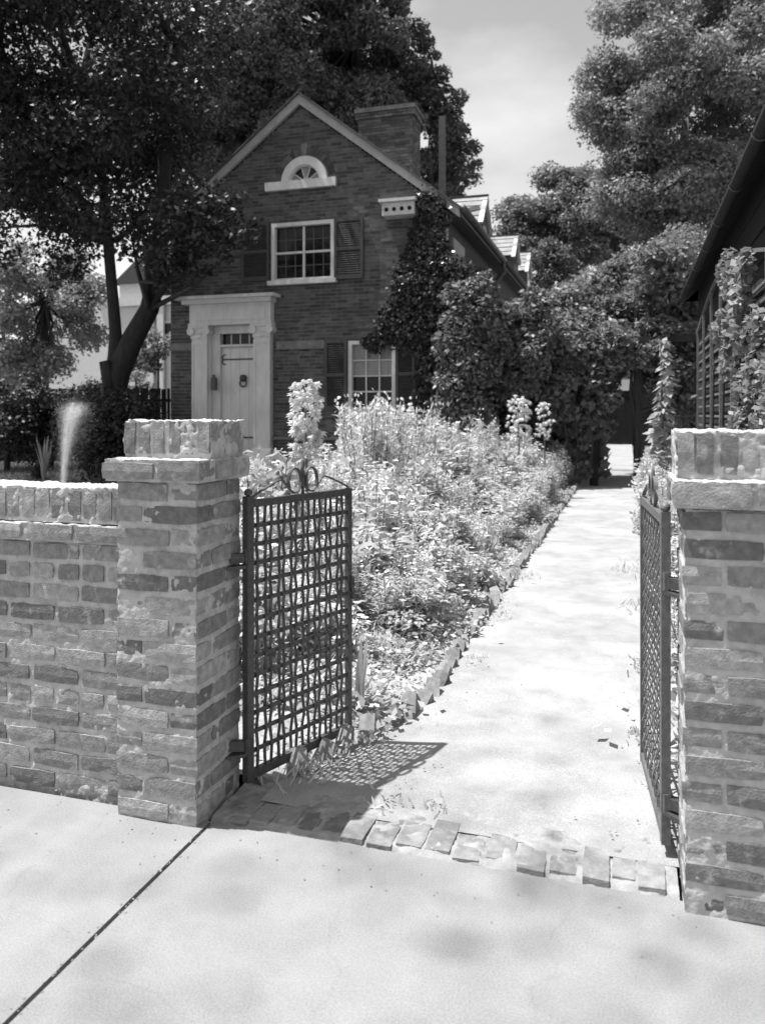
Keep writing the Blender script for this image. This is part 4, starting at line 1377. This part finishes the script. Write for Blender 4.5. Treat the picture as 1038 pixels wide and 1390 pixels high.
def mk_feather(seed, h=1.0, n=420):
    r = np.random.default_rng(seed)
    root = thing('feathery_plant', 'feathery pale plant massed in the flower bed left of the path', 'plant', (0, 0, 0), group='feathery plants massed in the flower bed')
    st = MB(); lv = MB(); fl = MB()
    for s in range(11):
        a = r.uniform(0, 6.28); sp_ = r.uniform(.05, .28)
        top = np.array([math.cos(a) * sp_, math.sin(a) * sp_, h * r.uniform(.7, 1.05)]); b = top * [.2, .2, 0]
        mid = (b + top) / 2 + r.normal(size=3) * .03
        st.tube([tuple(b), tuple(mid), tuple(top)], [.006, .005, .003], 4, False)
        k = n // 6
        t = r.uniform(.12, 1, k)[:, None]
        p = b * (1 - t) + top * t + r.normal(size=(k, 3)) * .02
        dd = r.normal(size=(k, 3)) * [1, 1, .4] + [0, 0, .7]
        dd /= np.linalg.norm(dd, axis=1, keepdims=True)
        ln = r.uniform(.06, .16, k)[:, None] * (1.1 - .5 * t)
        lv.blades(p, p + dd * ln, .011, .5, dd * 0 - [0, 0, 0])
        if s % 2 == 0:
            q = top + r.normal(size=(26, 3)) * [.02, .02, .08] - [0, 0, .06]
            fl.leaves(q, .035, asp=.9)
    st.build('stems', M_stem, root, world=False); lv.build('foliage', LF_bed2, root, world=False)
    fl.build('flowers', M_petal, root, world=False)
    return root


def mk_bushy(seed, h=.6, leaf=.055):
    r = np.random.default_rng(seed)
    root = thing('bushy_plant', 'bushy small-leaved plant in the flower bed left of the path', 'plant', (0, 0, 0), group='bushy plants in the flower bed')
    lv = MB()
    for c, rr in blob_cloud((0, 0, h * .55), (.2, .2, h * .36), 10, .1, .17, seed, .2):
        clump_leaves(lv, c, rr, 130, leaf, (1, 1, 1), .7, .5)
    lv.build('foliage', LF_bed, root, world=False)
    st = MB()
    for i in range(8):
        a = r.uniform(0, 6.28)
        st.tube([(math.cos(a) * .03, math.sin(a) * .03, 0), (math.cos(a) * .13, math.sin(a) * .13, h * .75)], [.006, .003], 4, False)
    st.build('stems', M_stem, root, world=False)
    return root


def mk_daisy(seed, h=.7):
    r = np.random.default_rng(seed)
    root = thing('daisy_plant', 'white-flowered leafy plant in the flower bed left of the path', 'plant', (0, 0, 0), group='white-flowered plants in the flower bed')
    lv = MB(); fl = MB(); st = MB()
    for s in range(16):
        a = r.uniform(0, 6.28); q = r.uniform(.03, .24)
        top = np.array([math.cos(a) * q, math.sin(a) * q, h * r.uniform(.6, 1.05)]); b = top * [.25, .25, 0]
        st.tube([tuple(b), tuple(top)], [.005, .003], 4, False)
        t = r.uniform(.1, .95, 26)[:, None]
        p = b * (1 - t) + top * t
        dd = r.normal(size=(26, 3)) * [1, 1, .2] + [0, 0, .25]; dd /= np.linalg.norm(dd, axis=1, keepdims=True)
        lv.blades(p, p + dd * r.uniform(.07, .14, 26)[:, None], .026, .45)
        nP = 9; aa = np.arange(nP) * 2 * math.pi / nP
        tilt = r.normal(size=3) * .3
        pd = np.stack([np.cos(aa), np.sin(aa), .15 + 0 * aa], 1)
        fl.leaves(top + pd * .017, .03, nrm=np.array([0, 0, 1]) + tilt, dirs=pd * 6, spread=.1, asp=.6)
    st.build('stems', M_stem, root, world=False); lv.build('foliage', LF_bed2, root, world=False); fl.build('flowers', M_petal, root, world=False)
    return root


def mk_iris(seed, h=.55, nb=16, label=None, name='sword_leaf_plant'):
    r = np.random.default_rng(seed)
    root = thing(name, label or 'clump of upright sword leaves in the flower bed', 'plant', (0, 0, 0), group='sword-leaved clumps in the flower bed')
    for i in range(nb):
        a = r.uniform(0, 6.28); q = r.uniform(.05, .22) * h * 1.2
        b = np.array([math.cos(a) * .03, math.sin(a) * .03, 0]); t = np.array([math.cos(a) * q, math.sin(a) * q, h * r.uniform(.65, 1.05)])
        m_ = b * .5 + t * .5 + np.array([-math.cos(a), -math.sin(a), 0]) * q * .18
        w_ = .024
        s = np.array([-math.sin(a), math.cos(a), 0]) * w_ / 2
        v = [b - s * .7, b + s * .7, m_ - s * 1.2, m_ + s * 1.2, (m_ + t) / 2 - s, (m_ + t) / 2 + s, t]
        MB().add(v, [(0, 1, 3, 2), (2, 3, 5, 4)], [(4, 5, 6)]).build('leaf', LF_blade, root, world=False)
    return root


def mk_leafy(seed, h=.6):
    root = thing('leafy_plant', 'leafy plant with long mid-grey leaves', 'plant', (0, 0, 0), group='long-leaved plants in the flower bed')
    r = np.random.default_rng(seed); lv = MB(); st = MB()
    for s_ in range(9):
        a = r.uniform(0, 6.28); q = r.uniform(.03, .2)
        top = np.array([math.cos(a) * q, math.sin(a) * q, h * r.uniform(.75, 1.05)]); b = top * [.3, .3, 0]
        st.tube([tuple(b), tuple(top)], [.007, .004], 4, False)
        k = 26; t = r.uniform(.2, 1, k)[:, None]
        p = b * (1 - t) + top * t
        aa = r.uniform(0, 6.28, k); dd = np.stack([np.cos(aa), np.sin(aa), r.uniform(-.1, .5, k)], 1)
        lv.blades(p, p + dd * r.uniform(.09, .17, k)[:, None], .036, .45, np.array([0, 0, .02]))
    st.build('stems', M_stem, root, world=False); lv.build('foliage', LF_bed, root, world=False)
    return root


def mk_low(seed):
    root = thing('low_plant', 'low spreading plant at the front of the flower bed', 'plant', (0, 0, 0), group='low plants at the edge of the flower bed')
    r = np.random.default_rng(seed); lv = MB()
    k = 420
    p = r.normal(size=(k, 3)) * [.11, .11, .03]; p[:, 2] = np.abs(p[:, 2]) + .015
    lv.leaves(p, .05, nrm=np.array([0, 0, 1.2]), asp=.55, spread=.6)
    aa = r.uniform(0, 6.28, 60); dd = np.stack([np.cos(aa), np.sin(aa), r.uniform(.4, 1.2, 60)], 1)
    b = r.normal(size=(60, 3)) * [.05, .05, 0]
    lv.blades(b, b + dd * r.uniform(.06, .13, 60)[:, None], .014)
    lv.build('foliage', LF_bed, root, world=False)
    fl = MB(); q = r.normal(size=(24, 3)) * [.1, .1, 0] + [0, 0, .07]
    fl.leaves(q, .03, nrm=np.array([0, 0, 1]), asp=.9, spread=.3)
    fl.build('flowers', M_petal, root, world=False)
    return root


protos = {'feather': [mk_feather(100 + i, 1.0) for i in range(4)], 'bushy': [mk_bushy(120 + i, .6) for i in range(4)],
          'daisy': [mk_daisy(140 + i, .7) for i in range(4)], 'iris': [mk_iris(160 + i) for i in range(2)], 'low': [mk_low(180 + i) for i in range(4)], 'leafy': [mk_leafy(220 + i) for i in range(3)]}
used = set()


def place(kind, x, y, h=None, label=None):
    pr = random.choice(protos[kind])
    nat = {'feather': 1.0, 'bushy': .6, 'daisy': .7, 'iris': .55, 'low': .25, 'leafy': .6}[kind]
    if not label and kind == 'leafy' and False: pass
    s = (h / nat) if h else random.uniform(.85, 1.2)
    rz = random.uniform(0, 6.28)
    sx = s if kind in ('low',) else (.55 + .45 * s) * random.uniform(.9, 1.15)
    if pr.name not in used:
        used.add(pr.name); pr.location = (x, y, .03); pr.rotation_euler = (0, 0, rz); pr.scale = (sx, sx, s); o = pr
    else:
        o = dup(pr, (x, y, .03), rz, (sx, sx, s))
    if label:
        o['label'] = label
    return o


prr = random.Random(5)
y = 3.45
while y < 15.2:
    step = .27 + .012 * y
    x = PX0 - .36
    while x > -4.0 and x > -1.2 - (y - 2.7) * .9:
        q = -x - 1.1
        h = .20 + .50 * min(1, max(0, q / .9)) + .035 * max(0, y - 4) + .3 * min(1, max(0, (q - 1) / 1.5))
        if y < 4.6: h *= .55 + .25 * (y - 3.4) / 1.2 if q < .8 else .8
        if x < -3.0: h *= .75
        h = min(h, 1.28) * prr.uniform(.82, 1.15)
        xx, yy = x + prr.uniform(-.1, .1), y + prr.uniform(-.1, .1)
        if not (-1.42 < xx < -1.05 and yy < 4.2 and prr.random() < .6):
            if h < .3:
                place('low', xx, yy, prr.uniform(.2, .3))
            else:
                kd = prr.choices(['feather', 'bushy', 'daisy', 'leafy'], [5, 2.5, 3, 1.6])[0]
                place(kd, xx, yy, h)
        x -= step * prr.uniform(.9, 1.25)
    y += step * .85
for i in range(16):
    q = P(prr.uniform(485, 600), 600, prr.uniform(8.5, 10.5))
    place('feather', q.x, q.y, prr.uniform(1.25, 1.5))
for i in range(70):
    yy = prr.uniform(3.3, 6.5); xx = prr.uniform(-2.4, -1.2)
    if xx > -1.45 and yy < 4.0: continue
    hh = prr.uniform(.2, .34) + .12 * max(0, yy - 4)
    place('low' if hh < .32 else prr.choice(['feather', 'bushy', 'feather']), xx, yy, hh)
# low edge plants hanging over the bricks
y = 4.1
while y < 14.8:
    place('low', PX0 - .27 + prr.uniform(-.06, .02) - max(0, .25 * (4 - y)), y, prr.uniform(.14, .26)); y += prr.uniform(.2, .36)
# right border
y = 3.5
while y < 13.5:
    for x in (PX1 + .2, PX1 + .48, PX1 + .75):
        h = .25 + .05 * (y - 3) + .2 * (x - PX1)
        place(prr.choice(['feather', 'bushy', 'daisy']) if h > .32 else 'low', x + prr.uniform(-.07, .07), y + prr.uniform(-.12, .12), h * prr.uniform(.8, 1.2))
    y += .42
for kd in protos:
    for pr in protos[kd]:
        if pr.name not in used:
            for ch in list(pr.children):
                bpy.data.objects.remove(ch)
            bpy.data.objects.remove(pr)
KINDW = {'feathery_plant': 'feathery pale', 'bushy_plant': 'bushy small-leaved', 'daisy_plant': 'white-flowered leafy', 'low_plant': 'low spreading', 'leafy_plant': 'long-leaved', 'sword_leaf_plant': 'sword-leaved'}
for o in list(S.objects):
    kd = o.name.split('.')[0]
    if o.type == 'EMPTY' and kd in KINDW:
        x, y = o.location.x, o.location.y
        if x > 0:
            zy = 'behind the right gate' if y < 5.5 else 'midway to the arbour' if y < 9 else 'towards the arbour'
            o['label'] = KINDW[kd] + ' plant in the border right of the path, ' + zy
        else:
            zy = 'just behind the left gate' if y < 5.2 else 'a little beyond the left gate' if y < 7.5 else 'midway along the bed' if y < 10 else 'far along the bed' if y < 12.6 else 'at the far end of the bed'
            zx = 'by the brick edging' if x > -1.45 else 'mid bed' if x > -2.6 else 'on the lawn side'
            o['label'] = KINDW[kd] + ' plant ' + zy + ', ' + zx
        o['group'] = o['label'].replace(' plant ', ' plants ')
    if o.name.split('.')[0] in ('flowers', 'stems', 'foliage') and o.parent and o.parent.name.split('.')[0] in KINDW:
        o['kind'] = 'stuff'

# hero sword plant behind the gate's free edge
b = P(484, 925, 3.62); hs = mk_iris(201, .36, 7, 'few broad sword leaves standing just behind the free edge of the left gate')
hs.location = (b.x, b.y, .03)
b = P(905, 760, 5.2); hs = mk_iris(202, .85, 14, 'tall sword leaves behind the top of the right gate')
hs.location = (.36, 4.1, .03)
b = P(60, 630, 16.5); hs = mk_iris(203, 1.0, 22, 'arching narrow-leaved clump beside the water jet on the lawn', 'spiky_plant')
hs.location = (b.x, b.y, 0); hs['group'] = 'single plants'


# white flowering yucca spires
def yucca(label, base, top, wid, n, scale=1.0):
    root = thing('yucca_plant', label, 'flowering plant', tuple(base))
    h = top - base[2]
    MB().tube([base, (base[0] + .01, base[1], base[2] + h * .5), (base[0] - .01, base[1], top)], [.016, .013, .006], 6).build('stem', M_stem, root)
    r = random.Random(n)
    bell = MB()
    for k in range(6):
        a = k * math.pi / 3; c, s = math.cos(a), math.sin(a); c2, s2 = math.cos(a + .62), math.sin(a + .62); c0, s0 = math.cos(a - .62), math.sin(a - .62)
        bell.add([(0, 0, 0), (.022 * c0, .022 * s0, -.025), (.034 * c, .034 * s, -.062), (.022 * c2, .022 * s2, -.025)], [(0, 1, 2, 3)])
    bme = bell.mesh('blossom', M_petal)
    for i in range(n):
        t = r.random() ** .85
        z = top - h0_ * t if False else top - wid * 2.0 * t
        rad = wid * .5 * (.35 + .65 * math.sin(min(1, t * 1.15 + .12) * math.pi * .8)) * math.sqrt(r.random())
        a = r.uniform(0, 6.28)
        if t > .25 and math.sin(t * 17 + n) * math.cos(a - 1) > .45: continue
        put('blossom', bme, root, (base[0] + rad * math.cos(a), base[1] + rad * math.sin(a), z), (r.uniform(-1.3, 1.3), r.uniform(-1.3, 1.3), a), (scale * r.uniform(.8, 1.3),) * 3)
    lb = MB()
    aa = np.array([r.uniform(0, 6.28) for _ in range(40)]); dd = np.stack([np.cos(aa), np.sin(aa), np.array([r.uniform(.5, 2) for _ in range(40)])], 1)
    dd /= np.linalg.norm(dd, axis=1, keepdims=True)
    bb = np.tile(np.array(base), (40, 1))
    lb.blades(bb, bb + dd * .5, .03).build('leaves', LF_blade, root)
    return root


b = P(415, 600, 6.5)
yucca('tall yucca with a big spire of white bell flowers, above the left gate', (b.x, b.y, .03), P(0, 516, 6.5).z, .31, 300, .78)
b = P(703, 600, 12.6)
yucca('white flower spire at the far end of the bed, before the arbour', (b.x, b.y, .03), P(0, 536, 12.6).z, .40, 150, 1.0)
b = P(738, 600, 13.2)
yucca('smaller white flower spire among broad leaves beside the arbour opening', (b.x, b.y, .03), P(0, 545, 13.2).z, .3, 60, 1.0)

# broad-leaved vine at the left of the arbour opening
bl = thing('broad_leaved_vine', 'broad-leaved vine hanging at the left side of the arbour opening', 'climbing plant', tuple(P(780, 640, 15.2)))
lfm = []
for k in range(3):
    r = random.Random(k); v = [(0, 0, 0)]
    for i in range(11):
        a = -2.5 + 5.0 * i / 10
        rr = .16 * (1 + .28 * (1 if i % 2 == 0 else -.5)) * r.uniform(.9, 1.1)
        v.append((rr * math.sin(a), .03 * math.cos(3 * a), -.05 - rr * math.cos(a)))
    lfm.append(MB().add(v, None, [(0, i, i + 1) for i in range(1, 11)]).mesh('leaf', LF_big))
for i in range(95):
    px = random.gauss(783, 26); py = random.uniform(515, 642)
    if px > 826: px = 826 - random.uniform(0, 20)
    c = P(px, py, random.uniform(15.0, 15.8))
    put('leaf', random.choice(lfm), bl, c, (random.gauss(.35, .35), random.gauss(0, .4), random.gauss(YAW, .6)), (random.uniform(.45, .95),) * 3)
sb = MB()
for px in (765, 780, 800):
    MB().tube([P(px, 646, 15), P(px + 4, 600, 15), P(px - 3, 550, 15.1), P(px + 5, 510, 15.2)], [.02, .017, .014, .008], 6).build('stem', M_bark, bl)

# tall leafy column right of the path
hp = P(900, 620, 10.5)
hc = thing('leafy_spire', 'tall pale leafy column of a climbing plant right of the path', 'climbing plant', (hp.x, hp.y, 0))
MB().tube([(hp.x, hp.y, 0), (hp.x - .02, hp.y, 1.4), (hp.x - .03, hp.y, 2.35)], [.025, .02, .01], 6).build('stem', M_stem, hc)
lm_ = MB().add([(0, 0, 0), (.05, .06, -.015), (.0, .17, -.06), (-.05, .06, -.015)], [(0, 1, 2, 3)]).mesh('leaf', LF_blade)
for i in range(230):
    t = random.random() ** .8; z = 2.42 - 2.1 * t
    a = random.uniform(0, 6.28); r0 = (.02 + .17 * t ** .8) * random.uniform(.5, 1.15)
    put('leaf', lm_, hc, (hp.x + .03 * math.sin(z * 4) + math.cos(a) * r0 * .7, hp.y + math.sin(a) * r0 * .7, z), (random.gauss(-.3, .35), random.gauss(0, .35), a - math.pi / 2 + random.gauss(0, .4)),
        ((.6 + .8 * t) * random.uniform(.7, 1.5), (.6 + .7 * t) * random.uniform(.7, 1.2), 1))

# ------------------------------------------------------------------ grass and weeds
gr = MB()
k = 26000
px = rng.uniform(-40, 330, k); d = rng.uniform(11, 24, k)
u = (px - 519) / 1080
base = np.stack([d * (-SN + u * CS), d * (CS + u * SN), np.full(k, -.045)], 1)
base = base[(base[:, 0] < -4.4) & ~((base[:, 1] > 14.3) & (base[:, 0] > HX0 - .2))]
dd = rng.normal(size=(len(base), 3)) * [.3, .3, 0] + [0, 0, 1]
gr.blades(base, base + dd * rng.uniform(.05, .11, len(base))[:, None], .016)
tag(gr.build('lawn_grass', leafmat('grass_blade', .10, .2, .35, .5), None), 'short mown lawn grass in front of the house', 'grass', kind='stuff')
gw = MB()
for cx, cy, n, sp_, hh in ((-.82, 2.72, 26, .05, .03), (-.66, 2.74, 22, .05, .03), (.06, 3.6, 40, .05, .05), (-1.2, 2.86, 90, .08, .06), (.08, 4.6, 60, .08, .05), (.1, 6, 60, .12, .06),
                           (.09, 7.4, 90, .2, .07), (-.84, 4.4, 40, .08, .04), (-.84, 5.5, 40, .1, .04), (-.84, 6.8, 40, .1, .04)):
    b = np.stack([cx + rng.normal(size=n) * sp_ * .6, cy + rng.normal(size=n) * sp_, np.full(n, .01)], 1)
    dd = rng.normal(size=(n, 3)) * [.6, .6, 0] + [0, 0, 1]
    gw.blades(b, b + dd * hh * rng.uniform(.5, 1.1, n)[:, None], .009)
tag(gw.build('path_weeds', LF_bed, None), 'small weeds along the path and threshold', 'weeds', kind='stuff')
gt_ = MB(); k = 90
xs = rng.uniform(-2.6, .2, k); ys = 2.40 - np.abs(rng.normal(size=k)) * .16
ys = np.where(xs < LX0, ys + .07, ys); sel = ~((xs > LX0 - .02) & (xs < LX0 + .33) & (ys > 2.37))
p = np.stack([xs, ys, np.full(k, .003)], 1)[sel]
jx = -1.3645 + rng.normal(size=90) * .012; p = np.concatenate([p, np.stack([jx, rng.uniform(1.5, 2.42, 90), np.full(90, .002)], 1)])
p2 = np.stack([np.where(rng.uniform(size=320) < .5, PX0 + np.abs(rng.normal(size=320)) * .12, PX1 - np.abs(rng.normal(size=320)) * .12), 2.7 + rng.uniform(size=320) ** 1.4 * 6, np.full(320, .02)], 1)
gt_.leaves(p, 0.006 * rng.uniform(.3, 1.7, len(p)), nrm=np.array([0, 0, 1.5]), asp=.8, spread=.5)
gt_.leaves(p2, .008 * rng.uniform(.3, 1.6, len(p2)), nrm=np.array([0, 0, 1.5]), asp=.9, spread=.5)
tag(gt_.build('path_grit', M_curb, None), 'grit and crumbled mortar scattered on the pavement and path', 'grit', kind='stuff')
# fallen crumbs on the soil near the gate
cr_ = MB()
k = 900
p = np.stack([rng.uniform(-1.5, -.95, k), rng.uniform(2.85, 4.6, k), np.full(k, .05)], 1)
cr_.leaves(p, .02 * rng.uniform(.4, 1.6, k), nrm=np.array([0, 0, 1]), asp=.9, spread=.7)
tag(cr_.build('leaf_litter', LF_bed2, None), 'dry leaf litter on the bed soil behind the left gate', 'litter', kind='stuff')
